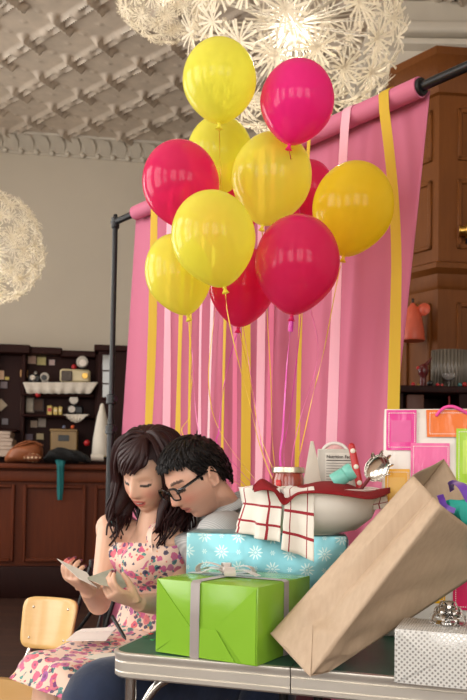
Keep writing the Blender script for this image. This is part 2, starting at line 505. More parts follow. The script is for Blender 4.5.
g = G(); bx(g, 101, 113, 354, 400, 0.345, 0.02); d_ = build(g, 'door', dark_wood, cab)
g = G()
for a, b in ((355, 370), (371.5, 383), (384.5, 397)): bx(g, 102.5, 110, a, b, 0.352, 0.01, 0)
build(g, 'pane', glass, d_)

def small(name, label, cat, group=None, off=0.3, px=0, py=0):
    p = BW(px, py, off); return thing(name, p, label, cat, group)
paper = {}
def note(px, py, w, h, rgb, label, name='pinned_note', cat='note', rot=0, off=0.115, frame=None):
    c = BW(px, py, off); s = 1.0 / F * (c.y / 1)        # metres for a pixel
    g = G(); a = R(rot); e = BE * math.cos(a) + V(0, 0, 1) * math.sin(a); u = V(0, 0, 1) * math.cos(a) - BE * math.sin(a)
    def q(m, th):
        return [c + e * x * (w * s / 2 + m) + u * y * (h * s / 2 + m) for x, y in ((-1, -1), (1, -1), (1, 1), (-1, 1))], BN * th
    if frame:
        t = thing(name, c, label, cat, None)
        g.prism(*q(0.012, 0.012)); build(g, 'frame', mat('frame_' + str(frame), frame, 0.5), t)
        g = G(); pl, th = q(0, 0.004); g.prism([p + BN * 0.012 for p in pl], th); build(g, 'picture', mat('paper_%d_%d_%d' % rgb, rgb, 0.8, var=0.15, scale=30), t)
    else:
        g.prism(*q(0, 0.003)); o = build(g, name, mat('paper_%d_%d_%d' % rgb, rgb, 0.8, var=0.12, scale=40)); tag(o, label, cat, 'cards pinned on the back bar')
note(32, 359.3, 8, 9, (196, 160, 142), 'dull pink card pinned high on the back bar, left of the yellow one')
note(41.5, 361, 8.5, 8, (190, 176, 120), 'pale yellow card pinned high on the back bar between two pink cards')
note(52, 362.5, 5.5, 5.5, (190, 164, 158), 'smallest pink card pinned high on the back bar, right of the yellow one')
note(24, 373.5, 7.5, 7, (200, 150, 100), 'orange card pinned just above the left end of the lace shelf')
note(1, 375, 6, 9, (206, 170, 140), 'salmon card cut by the picture edge, upper left on the back bar')
note(7, 378.5, 4, 3, (190, 168, 90), 'tiny mustard note pinned beside the salmon card at the edge')
note(4, 385, 6.5, 6.5, (122, 110, 112), 'grey card pinned below the tiny mustard note')
note(1, 405, 9, 9, (168, 150, 128), 'beige card pinned cornerwise as a diamond at the left edge', rot=45)
note(5, 421.5, 6, 6, (110, 104, 108), 'slate grey card pinned under the diamond shaped card')
note(27.5, 405, 11, 13, (212, 200, 182), 'white picture in a thin frame on the back bar shelf', 'picture_frame', 'picture', frame=(150, 130, 110))
note(38.5, 405, 8, 10, (92, 66, 52), 'small brown picture in a dark frame beside the white picture', 'picture_frame', 'picture', frame=(60, 34, 26))
note(34, 424, 6.5, 7, (176, 156, 136), 'buff card standing below the brown framed picture')
note(42, 422.5, 7.5, 9, (160, 148, 136), 'greyish card standing below the yellow boxes on the shelf')
note(28, 437, 9, 6, (120, 108, 120), 'lilac grey card pinned above the brown handbag')
note(40, 436.5, 7, 6, (184, 168, 132), 'cream card pinned above the right end of the brown handbag')
note(23, 438, 6, 5, (198, 160, 150), 'pink card leaning above the left end of the brown handbag')

# lace on the upper shelf, half-round lace below the camera
lace = mat('lace_cloth', (206, 196, 182), 0.9, var=0.1, scale=60, bump=0.3, bscale=200)
def lace_edge(px0, px1, pxb0, pxb1, py0, py1, off, label, curve=0):
    t = G(); n = 40; top = []; bot = []
    for k in range(n + 1):
        f = k / n
        a = BW(px0 + (px1 - px0) * f, py0, off)
        dip = curve * (1 - (2 * f - 1) ** 2)
        b = BW(pxb0 + (pxb1 - pxb0) * f, py1 + dip + 0.9 * abs(math.sin(f * math.pi * 9)), off + 0.02 + 0.01 * math.sin(f * 40))
        top.append(a); bot.append(b)
    t.sheet([[p - BN * 0.2 for p in top], top, [(a + b) / 2 + BN * 0.012 for a, b in zip(top, bot)], bot])
    o = build(t, 'lace_runner', lace, solid=0.006); tag(o, label, 'lace runner')
lace_edge(23, 98, 27, 91, 382.5, 393, 0.36, 'long off-white scalloped lace runner on the upper bar shelf')
lace_edge(63, 89, 69, 83, 414.5, 418, 0.36, 'small half-round lace cloth under the old camera on the lower shelf', 4)

chrome = mat('chrome', (214, 210, 204), 0.18, 1.0, var=0.02)
dull = mat('dull_metal', (168, 160, 150), 0.45, 0.7, var=0.2, scale=60)
black = mat('black_enamel', (24, 24, 26), 0.4)
cream = mat('cream_plastic', (206, 190, 150), 0.4)
red = mat('red_paint', (178, 28, 32), 0.4)
brass = mat('brass', (196, 158, 84), 0.3, 1.0)
def bball(px, py, rpx, off, m, g=None, sq=(1, 1, 1)):
    g = g or G(); c = BW(px, py, off); r = rpx * c.y / F
    g.ball(c, (r * sq[0], r * sq[1], r * sq[2])); return g
def bcyl(g, px, py, rpx, lpx, off):
    c = BW(px, py, off); s = c.y / F; g.lathe(c, [(0, 0), (rpx * s * 0.92, 0), (rpx * s, 0.1 * rpx * s), (rpx * s, lpx * s), (rpx * s * .9, lpx * s + .1 * rpx * s), (0, lpx * s + .1 * rpx * s)], 20, BN); return g
# radio on the lace shelf
t = small('radio', 'cream vintage radio with dark speaker grille on the upper bar shelf', 'radio', px=75, py=382, off=0.28)
g = G(); bx(g, 59.5, 90, 369, 382.2, 0.33, 0.16, 0.02); build(g, 'case', cream, t)
g = G(); bx(g, 61, 72, 370.5, 381, 0.345, 0.02, 0.008); build(g, 'speaker_grille', mat('grille', (86, 76, 68), 0.7, var=0.3, scale=90), t)
build(bcyl(G(), 85, 376, 3.2, 1.5, 0.33), 'dial', brass, t)
for px in (63, 87): g = G(); bx(g, px - 1, px + 1, 381.8, 382.8, 0.32, 0.12, 0); build(g, 'foot', black, t)
t = small('mantel_clock', 'round chrome clock standing on top of the cream radio', 'clock', px=83, py=369, off=0.28)
build(bcyl(G(), 82.5, 362.5, 6, 5, 0.26), 'case', dull, t); build(bcyl(G(), 83, 363, 3.6, 1, 0.33), 'face', mat('clock_face', (226, 214, 200), 0.5), t)
g = G(); bx(g, 79, 87, 367.4, 369.2, 0.32, 0.1, 0.01); build(g, 'base', black, t)
tag(build(bball(74, 367, 2.6, 0.27, red), 'red_ball', red), 'small red ball beside the chrome clock on the radio', 'ball')
t = small('alarm_clock', 'round silver alarm clock at the middle of the lace shelf', 'clock', px=45, py=382, off=0.28)
build(bcyl(G(), 45, 377.5, 4.6, 4, 0.27), 'case', dull, t); build(bcyl(G(), 44, 377.5, 2.8, 1, 0.33), 'face', black, t)
for px in (42.5, 47.5): g = G(); bx(g, px - .6, px + .6, 380.5, 382.6, 0.3, 0.03, 0); build(g, 'foot', dull, t)
t = small('folding_camera', 'black old camera at the left end of the lace shelf', 'camera', px=34, py=382, off=0.28)
g = G(); bx(g, 28, 40, 374.5, 382.2, 0.3, 0.12, 0.015); build(g, 'body', black, t)
build(bcyl(G(), 33, 378, 2.8, 4, 0.3), 'lens', dull, t); g = G(); bx(g, 34, 37, 371, 375, 0.27, 0.05, 0.01); build(g, 'viewfinder', dull, t)
t = small('flash_camera', 'black camera with round chrome flash on the half-round lace', 'camera', px=74, py=414, off=0.3)
g = G(); bx(g, 67, 83, 405.5, 414, 0.31, 0.12, 0.015); build(g, 'body', black, t)
build(bcyl(G(), 72, 409.5, 3.6, 4, 0.31), 'lens', dull, t); build(bcyl(G(), 74, 400, 4.6, 3, 0.27), 'flash', dull, t)
g = G(); bx(g, 73, 75, 402, 406, 0.26, 0.03, 0); build(g, 'bracket', black, t)
yel = mat('yellow_card', (206, 180, 100), 0.6); 
for i, (a, b, y0, l) in enumerate(((47, 52, 405.5, 'leftmost of the three small yellow boxes on the lower bar shelf'), (53.3, 57.5, 407, 'middle of the three small yellow boxes on the lower bar shelf'), (58.5, 62, 406.5, 'rightmost of the three small yellow boxes on the lower bar shelf'))):
    t = small('film_box', l, 'box', 'yellow boxes on the lower shelf', px=(a + b) / 2, py=415, off=0.28)
    g = G(); bx(g, a, b, y0, 415, 0.3, 0.08, 0.006); build(g, 'carton', yel, t)
    g = G(); bx(g, a + .6, b - .6, y0 + 2.5, 411.5, 0.304, 0.01, 0); build(g, 'paper_label', red if i == 0 else mat('cream_label', (225, 208, 170), 0.7), t)
tag(build(bball(38, 395 - 0.5, 2.8, 0.36, red), 'red_ball', red), 'small red ball under the left end of the long lace', 'ball')
t = small('card_file', 'tan wooden file box with a dark label on the back bar', 'box', px=63, py=451, off=0.4)
tan = wood('tan_box', (120, 94, 56), (152, 122, 76), 0.6)
g = G(); bx(g, 50, 77, 430, 455, 0.44, 0.25, 0.012); build(g, 'case', tan, t)
g = G(); bx(g, 58, 69, 435, 441, 0.446, 0.01, 0.002); build(g, 'paper_label', black, t)
g = G(); bx(g, 49.5, 77.5, 429, 431.5, 0.45, 0.26, 0.008); build(g, 'lid', tan, t)
tag(build(bball(72.5, 427, 1.9, 0.4, red), 'orange_ball', mat('orange_paint', (214, 96, 50), 0.4)), 'tiny orange ball on the lid of the tan file box', 'ball')
tag(build(bball(64, 427, 1.7, 0.4, red), 'blue_ball', mat('blue_glass', (110, 116, 140), 0.3)), 'tiny blue ball on the lid of the tan file box', 'ball')
tag(build(bball(87, 443, 3.2, 0.45, red), 'red_ball', red), 'red ball on the bar between tan box and white cone', 'ball')
# white cone, roll, boxes
t = small('paper_cone', 'tall off-white cone shaped shade standing at the right end of the bar', 'paper cone', px=101, py=452, off=0.6)
c = BW(101, 457, 0.62); s = c.y / F
wpap = mat('white_paper', (222, 214, 200), 0.8, var=0.03)
g = G(); g.lathe(c, [(9 * s, 0), (9.3 * s, 2 * s), (8.4 * s, 18 * s), (5 * s, 40 * s), (1.6 * s, 53 * s), (0.4 * s, 54 * s)], 24); build(g, 'shade', wpap, t)
g = G(); g.lathe(c, [(9.8 * s, 0), (9.8 * s, 1 * s), (9.4 * s, 1.4 * s)], 24); build(g, 'rim', cream, t)
t = small('paper_roll', 'white paper roll lying on the bar beside the cone', 'paper roll', px=98, py=457, off=0.78)
c = BW(91, 457.5, 0.85); s = c.y / F
g = G(); g.lathe(c, [(1.2 * s, 0), (3.4 * s, 0), (3.5 * s, .4 * s), (3.5 * s, 12 * s), (3.4 * s, 12.4 * s), (1.2 * s, 12.4 * s)], 20, BE); build(g, 'roll', wpap, t)
g = G(); g.lathe(c, [(0.5 * s, -0.2 * s), (1.2 * s, -.2 * s), (1.2 * s, 12.6 * s), (.5 * s, 12.6 * s)], 14, BE); build(g, 'core', tan, t)
for i, (a, b, y0, y1, l) in enumerate(((-14, 13, 446, 456.5, 'bottom white box of the stack at the left end of the bar'), (-14, 12, 438, 446, 'middle white box of the stack at the left end of the bar'), (-12, 10, 431, 438, 'top white box of the stack at the left end of the bar'))):
    t = small('gift_carton', l, 'box', 'white boxes at the end of the bar', px=2, py=y1, off=0.6)
    wb = mat('white_carton', (188, 168, 152), 0.7)
    g = G(); bx(g, a, b, y0 + 2.5, y1, 0.62, 0.3, 0.006); build(g, 'base', wb, t)
    g = G(); bx(g, a - .6, b + .6, y0, y0 + 3.5, 0.628, 0.316, 0.006); build(g, 'lid', wb, t)
# handbag
leather = mat('brown_leather', (146, 84, 50), 0.5, var=0.12, scale=12, bump=0.1)
t = small('handbag', 'slouchy brown leather handbag lying on the bar with polka dot lining', 'handbag', px=25, py=462, off=0.85)
c = BW(24, 462.5, 0.86); s = c.y / F
secs = [(c + BE * x * s + V(0, 0, 1) * z * s, BN * d, V(0, 0, 1) * h * s) for x, z, h, d in ((-18, 3, 3, .06), (-12, 7, 7, .12), (-4, 9, 9, .14), (6, 10.5, 9.5, .14), (14, 11, 8, .11), (18, 9, 6, .05))]
g = G(); g.loft(secs, 20, 5, 0.85, lambda i, t_: 1 + 0.05 * math.sin(5 * t_ + i * 14)); build(g, 'body', leather, t)
dots = NT('dotted_lining')
vv = dots.new('ShaderNodeTexVoronoi'); vv.inputs['Scale'].default_value = 28; vv.inputs['Randomness'].default_value = 0.15; dots.link(dots.coord(), vv.inputs['Vector'])
dots.col(dots.mix(dots.math('LESS_THAN', vv.outputs['Distance'], 0.30), lin((120, 66, 38)), lin((226, 196, 160)))); dots = dots.m
g = G(); g.loft([(c + BE * x * s + V(0, 0, 1) * 4.6 * s + BN * 0.13, BN * 0.05, V(0, 0, 1) * 4.4 * s * h) for x, h in ((2, .5), (8, 1), (14, .9), (18.5, .4))], 14, 4); build(g, 'dotted_panel', dots, t)
g = G(); g.tube([c + BE * x * s + V(0, 0, 1) * z * s + BN * 0.08 for x, z in ((-15, 8), (-6, 17), (4, 21), (12, 19), (16, 14))], 0.016, 8, 0.5, smooth=5); build(g, 'strap', leather, t)
g = G(); g.tube([c + BE * x * s + V(0, 0, 1) * z * s + BN * 0.10 for x, z in ((-10, 14), (2, 18), (10, 20.5), (19, 17))], 0.022, 8, 0.4, smooth=5); build(g, 'flap', leather, t)
# black jacket and teal scarf
jk = mat('black_cloth', (18, 17, 18), 0.9, bump=0.3, bscale=30)
c = BW(65.5, 462.5, 0.83); s = c.y / F
secs = [(c + BE * x * s + V(0, 0, 1) * (h * 0.92 + .02) * s, BN * 0.2, V(0, 0, 1) * h * s) for x, h in ((-20, 2.5), (-15, 6), (-8, 7.5), (4, 7), (12, 6), (20, 4.5), (25, 1.5))]
g = G(); g.loft(secs, 24, 5, 0.9, lambda i, t_: 1 + 0.10 * math.sin(4 * t_ + i * 22)); tag(build(g, 'jacket', jk), 'crumpled black jacket lying on the bar beside the handbag', 'jacket')
teal = mat('teal_scarf', (26, 106, 108), 0.85, bump=0.3, bscale=40)
g = G(); cs = [BW(px, py, o) for px, py, o in ((51, 460, .78), (57, 456.5, .84), (60, 458, .94), (60.5, 464, 1.0), (60.6, 472, .99), (60.4, 484, .98), (60, 494, .975), (59.8, 500, .97))]
wd_ = (1, 5, 5.5, 3.6, 3.2, 3.0, 2.7, 2.3)
g.loft([(p, BE * w * s, (BN if i > 2 else V(0, 0, 1)) * (0.018)) for i, (p, w) in enumerate(zip(cs, wd_))], 20, 5, 1.0, lambda i, t_: 1 + 0.16 * math.sin(6 * t_ + i * 5))
g.loft([(BW(px, py, .86), V(0, 0, 1) * h * s, BN * .03) for px, py, h in ((58, 459.5, 2.5), (64, 457.5, 3.4), (69, 459, 3), (72, 461.5, 1))], 14, 4)
tag(build(g, 'scarf', teal), 'teal scarf hanging down over the front edge of the bar', 'scarf')
g = G(); bx(g, 76, 86, 460, 462.8, 0.9, 0.2, 0.01); tag(build(g, 'folded_paper', mat('kraft_scrap', (170, 118, 84), 0.8)), 'small tan folded paper on the bar by the scarf', 'paper')

# ------------------------------------------------------------------ things by the oak pier on the right
shz = W(430, 389, 4.7).z
sh = thing('serving_cabinet', W(440, 389, 4.72) - V(0, 0, shz), 'dark serving cabinet with open front below the oak pier', 'cabinet')
g = G(); g.box((1.75, 4.76, shz - 0.04), (1, .03, 0), (-.03, 1, 0), 1.75, 0.42, 0.04, 0.008); build(g, 'cabinet_top', dark_wood, sh)
g = G(); g.box((1.75, 4.93, 0), (1, .03, 0), (-.03, 1, 0), 1.7, 0.06, shz - 0.04); build(g, 'back_panel', dark_wood, sh)
for x in (0.93, 1.30, 1.93, 2.57): g = G(); g.box((x, 4.76, 0), (1, .03, 0), (-.03, 1, 0), 0.05, 0.38, shz - 0.04); build(g, 'upright', dark_wood, sh)
for z in (shz - 0.32, 0.9): g = G(); g.box((1.75, 4.76, z), (1, .03, 0), (-.03, 1, 0), 1.68, 0.38, 0.03); build(g, 'shelf', bar_wood, sh)
# orange lamp
orange = mat('orange_lamp_paint', (196, 84, 58), 0.45)
t = thing('wall_lamp', W(413, 372, 5.0), 'orange bell shaped lamp on the oak panelling beside the pink backdrop', 'lamp')
c = W(412.5, 341, 5.0); s = 5.0 / F
g = G(); g.lathe(c, [(12 * s, 0), (12.5 * s, 1 * s), (11.5 * s, 10 * s), (9 * s, 24 * s), (6 * s, 33 * s), (3 * s, 36 * s), (2.2 * s, 38 * s)], 28); build(g, 'shade', orange, t)
g = G(); cc = W(424, 311, 5.0); g.lathe(cc - V(0, 0.01, 0), [(0, 0), (6 * s, .5 * s), (7 * s, 3 * s), (4 * s, 6 * s), (0, 7 * s)], 20, (-.5, -.8, .2)); build(g, 'knob', orange, t)
g = G(); g.tube([c + V(0, 0, 36 * s), c + V(0, 0, 42 * s), c + V(0.03, 0.15, 42 * s), c + V(0.05, 0.32, 36 * s)], 1.2 * s, 8, smooth=4); build(g, 'arm', black, t)
# brass sconce on the pier front
c = W(459, 231, 4.98); s = 5.0 / F
t = thing('brass_sconce', c, 'brass cylinder fitting on the front of the oak pier', 'sconce')
g = G(); g.lathe(c, [(0, 0), (6 * s, 0), (6 * s, 1 * s), (5 * s, 1.4 * s), (5 * s, 6 * s), (7.5 * s, 6.5 * s), (7.5 * s, 18 * s), (0, 18 * s)], 20, (1, -0.2, 0)); build(g, 'barrel', brass, t)
g = G(); g.tube([c + V(8 * s, 0, 0), c + V(9 * s, .02, -9 * s), c + V(10 * s, .08, -14 * s)], 1.2 * s, 8, smooth=4); build(g, 'bracket', black, t)
# pleated grey lamp shade / ribbed glass box
ribbed = NT('ribbed_glass'); ribbed.col(lin((150, 140, 126))); ribbed.set(Roughness=0.25); ribbed.b.inputs['Transmission Weight'].default_value = 0.3
ribbed = ribbed.m
g = G(); a = W(431, 388.5, 4.78); b = W(466, 388.5, 4.78); hgt = W(448, 349, 4.78).z - a.z
n = 30; pth = []
for k in range(n + 1):
    f = k / n; ang = -math.pi * f
    ctr = (a + b) / 2; rx = (b - a).length / 2
    pth.append(V(ctr.x - rx * math.cos(math.pi * f), ctr.y - 0.07 * math.sin(math.pi * f) - 0.022 * (k % 2), shz))
t = thing('ribbed_shade', (a + b) / 2, 'grey ribbed glass shade standing on the dark serving cabinet', 'lamp shade')
g.sheet([[p for p in pth], [p + V(0, 0, hgt) for p in pth]]); build(g, 'pleats', ribbed, t, solid=0.004, angle=20)
g = G(); g.tube([p + V(0, -.002, .006) for p in pth[::2]], 0.006, 6); build(g, 'rim', chrome, t)
c = W(449, 389, 4.62); s = 4.62 / F
t = thing('wine_glass', V(c.x, c.y, shz), 'clear stemmed glass in front of the ribbed shade', 'glass')
clear = NT('clear_glass'); clear.set(Roughness=0.03); clear.b.inputs['Transmission Weight'].default_value = 0.9; clear.col((0.95, 0.95, 0.95)); clear = clear.m
p0 = V(c.x, c.y, shz)
g = G(); g.lathe(p0, [(5 * s, 0), (5 * s, .3 * s), (1 * s, .8 * s), (.6 * s, 2 * s), (.6 * s, 7 * s)], 20); build(g, 'stem', clear, t)
g = G(); g.lathe(p0, [(.5 * s, 7 * s), (4 * s, 8 * s), (6.5 * s, 11 * s), (6.8 * s, 14 * s), (6.4 * s, 14 * s), (5.8 * s, 11 * s), (3.6 * s, 8.7 * s), (0, 8 * s)], 24); build(g, 'bowl', clear, t)
c = W(423, 389, 4.66); s = 4.66 / F; p0 = V(c.x, c.y, shz)
t = thing('figurine', p0, 'dark red bird shaped bottle on the serving cabinet', 'figurine')
dr = mat('dark_red_glass', (92, 30, 32), 0.25)
g = G(); g.lathe(p0, [(4 * s, 0), (4.3 * s, 1 * s), (3.4 * s, 5 * s), (3 * s, 11 * s), (4.6 * s, 14 * s), (5.6 * s, 18 * s), (4.4 * s, 22 * s), (2 * s, 24 * s), (0, 24.5 * s)], 20); build(g, 'body', dr, t)
g = G(); g.tube([p0 + V(1 * s, 0, 22 * s), p0 + V(5 * s, 0, 26 * s), p0 + V(8.5 * s, 0, 31 * s)], [2.6 * s, 1.8 * s, .5 * s], 10, smooth=4); build(g, 'head', dr, t)
g = G(); g.ball(p0 + V(-4.5 * s, 0, 20 * s), (2.5 * s, 2 * s, 2 * s), 12); build(g, 'tail', red, t)
for px, rp, rgb, l in ((413, 2, (190, 40, 50), 'red bauble at the left end of the serving cabinet'), (418.5, 1.5, (170, 130, 60), 'gold bauble between the red bauble and the red figurine'), (430, 3.2, (30, 26, 26), 'black bauble right of the red figurine'), (437.5, 1.9, (190, 40, 46), 'red bauble left of the stemmed glass'), (442, 1.5, (200, 60, 60), 'tiny red bauble at the foot of the stemmed glass'), (460, 2.2, (50, 120, 120), 'teal bauble right of the stemmed glass'), (464.5, 2.6, (180, 40, 40), 'red bauble at the right picture edge')):
    c = W(px, 388, 4.585); s = 4.6 / F
    g = G(); g.ball(V(c.x, c.y, shz + rp * s), rp * s, 12); tag(build(g, 'bauble', mat('bauble_%d_%d' % rgb[:2], rgb, 0.25)), l, 'bauble', 'baubles along the serving cabinet')
for px0, px1, py0, py1, rgb, l in ((403, 420, 396, 411, (86, 44, 26), 'brown box on the dark shelf behind the gift bag'), (446, 452, 396, 410, (150, 40, 40), 'red bottle standing right of the brown box'), (456, 462, 393, 410, (90, 60, 44), 'brown bottle standing right of the red bottle')):
    zb = shz - 0.29
    a = W(px0, py1, 4.66); b = W(px1, py1, 4.66); w = b.x - a.x; tz = W(px0, py0, 4.66).z
    g = G(); p0 = V((a.x + b.x) / 2, 4.66, zb)
    mm = mat('shelf_%d_%d' % rgb[:2], rgb, 0.5)
    if 'bottle' in l:
        g.lathe(p0, [(w / 2, 0), (w / 2, (tz - zb) * .6), (w / 5, (tz - zb) * .8), (w / 5, tz - zb), (0, tz - zb)], 14); tag(build(g, 'bottle', mm), l, 'bottle')
    else:
        g.box(p0, (1, 0, 0), (0, 1, 0), w, 0.2, tz - zb, 0.006); tag(build(g, 'box', mm), l, 'box')
# ------------------------------------------------------------------ backdrop stand, pink backdrop and streamers
RL = onh(115.3, 222, 2.5); RR = onh(467, 66.5, 2.5)
RE = (RR - RL); RE.z = 0; RE.normalize(); RN = V(RE.y, -RE.x, 0)
if RN.y > 0: RN = -RN
def BD(px, py, off=0.0):
    d = ray(px, py); o = V(0, 0, CAMZ); q = RL + RN * off
    return o + d * ((q - o).dot(RN) / d.dot(RN))
steel = mat('black_steel', (30, 30, 32), 0.35, 0.3)
RX = RR + RE * 0.35
st = thing('backdrop_stand', V(RL.x, RL.y, 0), 'black steel backdrop stand holding up the pink backdrop', 'backdrop stand')
g = G(); g.tube([RL - RE * 0.02, RX + RE * 0.02], 0.017, 14); build(g, 'crossbar', steel, st)
for P_ in (RL, RX):
    base = V(P_.x, P_.y, 0)
    g = G(); g.tube([base + V(0, 0, 0.12), V(P_.x, P_.y, 1.45)], 0.019, 14); g.tube([V(P_.x, P_.y, 1.40), V(P_.x, P_.y, 2.47)], 0.0145, 14); up = build(g, 'upright', steel, st)
    for pz in (BD(111, 399).z, BD(110, 429).z):
        g = G(); g.lathe(V(P_.x, P_.y, pz - 0.03), [(0.015, 0), (0.027, 0.004), (0.027, 0.05), (0.015, 0.055)], 18); build(g, 'collar', steel, up)
        g = G(); g.tube([V(P_.x, P_.y, pz) + RE * 0.02, V(P_.x, P_.y, pz) + RE * 0.045], [0.008, 0.014], 10); build(g, 'knob', steel, up); g = G(); g.tube([V(P_.x, P_.y, pz - 0.015) - RE * 0.02, V(P_.x, P_.y, pz - 0.015) - RE * 0.04], [0.007, 0.01], 10); build(g, 'knob', steel, up)
    g = G(); g.lathe(V(P_.x, P_.y, 2.465), [(0.018, 0), (0.022, 0.005), (0.022, 0.055), (0.012, 0.06), (0.01, 0.075), (0, 0.078)], 16); build(g, 'end_cap', steel, up)
    for k in range(3):
        a = 2.1 * k + 0.4
        g = G(); g.tube([base + V(0, 0, 0.55), base + V(0.5 * math.cos(a), 0.5 * math.sin(a), 0.015)], 0.010, 8); g.tube([base + V(0, 0, 0.16), base + V(0.27 * math.cos(a), 0.27 * math.sin(a), 0.26)], 0.007, 8); lg = build(g, 'leg', steel, st)
        g = G(); g.ball(base + V(0.5 * math.cos(a), 0.5 * math.sin(a), 0.016), 0.016, 10); build(g, 'rubber_foot', steel, lg)

def s_of(p): return (p - RL).dot(RE)
sL = s_of(BD(135.5, 216)); sR = s_of(BD(420, 93)); sF = s_of(BD(427.5, 95, -0.03))
pk = NT('pink_paper_cloth'); c = lin((194, 104, 132)); nz = pk.noise(pk.coord('Object', (3, 3, 0.4)), 2.0, 3)
pk.col(pk.mix(nz, tuple(x * 0.93 for x in c), tuple(x * 1.06 for x in c))); pk.set(Roughness=0.75); pk.bump(pk.noise(pk.coord(), 160, 2), 0.06, 0.002); pk = pk.m
bd = thing('pink_backdrop', V(*(RL + RE * (sL + sR) / 2).xy, 0), 'plain pink backdrop sheet hanging from its roll on the black stand', 'backdrop')
g = G(); rr = 0.036
g.rings([[RL + RE * s + (RN * math.cos(t) + V(0, 0, 1) * math.sin(t)) * r for t in [2 * math.pi * k / 28 for k in range(28)]] for s, r in ((sL, rr * .72), (sL, rr), (sR, rr), (sR, rr * 0.78), (sR - 0.3, rr * 0.78))], False, False)
build(g, 'roll', pk, bd)
g = G(); g.rings([[RL + RE * s + (RN * math.cos(t) + V(0, 0, 1) * math.sin(t)) * r for t in [2 * math.pi * k / 24 for k in range(24)]] for s, r in ((sR - 0.05, 0.018), (sR - 0.02, rr * .77), (sR + 0.006, rr * .86), (sR + 0.012, rr * .80), (sR + 0.012, 0.018))], False, False); build(g, 'core_end', mat('core_black', (14, 12, 12), 0.6), bd)
zA = RL.z
kR = (s_of(BD(398, 412, -0.03)) - sF) / (zA - BD(398, 412, -0.03).z)
kL = (s_of(BD(119, 470, -0.03)) - s_of(BD(133, 225, -0.03))) / (zA - BD(119, 470, -0.03).z)
def fold(f, t):
    a = 0.004 + 0.020 * min(1, t * 1.6)
    return a * (math.sin(f * 31 + 1.2 * math.sin(t * 2)) * 0.6 + math.sin(f * 57 + 2 + t) * 0.4 + 0.5 * math.sin(f * 13 + 1) ) * (0.7 + 1.1 * f)
g = G(); grid = []; nz_, nf = 60, 150
for j in range(nz_ + 1):
    t = j / nz_; z = zA * (1 - t) + 0.015 * t; row = []
    for i in range(nf + 1):
        f = i / nf
        s = (sL - .065 + kL * (zA - z)) * (1 - f) + (sF + kR * (zA - z)) * f
        row.append(RL + RE * s + RN * (-rr - 0.012 + fold(f, t)) + V(0, 0, z - RL.z))
    grid.append(row)
g.sheet(grid); build(g, 'hanging_sheet', pk, bd, solid=0.002, angle=80)

def crepe(name, rgb):
    t = NT(name); c = lin(rgb); w = t.new('ShaderNodeTexWave'); w.wave_type = 'BANDS'; w.bands_direction = 'Z'
    w.inputs['Scale'].default_value = 90; w.inputs['Distortion'].default_value = 3; t.link(t.coord(), w.inputs['Vector'])
    t.col(t.mix(t.noise(t.coord('Object', (20, 20, 1)), 2), tuple(x * 0.92 for x in c), tuple(min(1, x * 1.08) for x in c))); t.set(Roughness=0.8); t.bump(w.outputs[0], 0.15, 0.002)
    tr = t.new('ShaderNodeBsdfTranslucent'); tr.inputs[0].default_value = (*c, 1); mx = t.new('ShaderNodeMixShader'); mx.inputs[0].default_value = 0.25
    t.link(t.b.outputs[0], mx.inputs[1]); t.link(tr.outputs[0], mx.inputs[2]); t.link(mx.outputs[0], t.out.inputs[0])
    return t.m
CR = {'Y': crepe('crepe_yellow', (222, 186, 60)), 'L': crepe('crepe_light_pink', (246, 190, 206)), 'M': crepe('crepe_pink', (230, 124, 160)), 'W': crepe('crepe_pale', (246, 214, 220))}
STR = [  # px at the rail, px at y=430, width px, colour, label
 (153, 148.5, 9.5, 'Y', 'broad yellow streamer nearest the left edge of the pink backdrop'),
 (169, 166, 8, 'L', 'pale pink streamer between the two leftmost yellow streamers'),
 (185, 181, 9, 'Y', 'second broad yellow streamer from the left edge of the backdrop'),
 (194, 192, 3.5, 'Y', 'narrow yellow streamer just right of the second broad yellow one'),
 (204, 202, 5, 'L', 'narrow pale pink streamer above the dark haired man, left of the whitish one'),
 (214, 212, 6, 'W', 'whitish streamer hanging above the back of the head of the man'),
 (227, 226, 5, 'Y', 'narrow yellow streamer just right of the whitish one'),
 (237, 235, 5, 'M', 'deep pink streamer between two yellow ones at the middle of the backdrop'),
 (248, 246, 9, 'Y', 'broad yellow streamer at the middle of the backdrop, left of the bowl'),
 (260, 259, 8, 'L', 'pale pink streamer right of the broad middle yellow streamer'),
 (272, 268, 5, 'M', 'deep pink streamer above the glass jar'),
 (308, 299, 4, 'Y', 'narrow yellow streamer right of the bright pink curling ribbon'),
 (344, 332, 10, 'L', 'broad pale pink streamer falling behind the amber yellow balloon'),
 (381, 391, 11, 'Y', 'long broad yellow streamer near the right edge of the backdrop'),
]
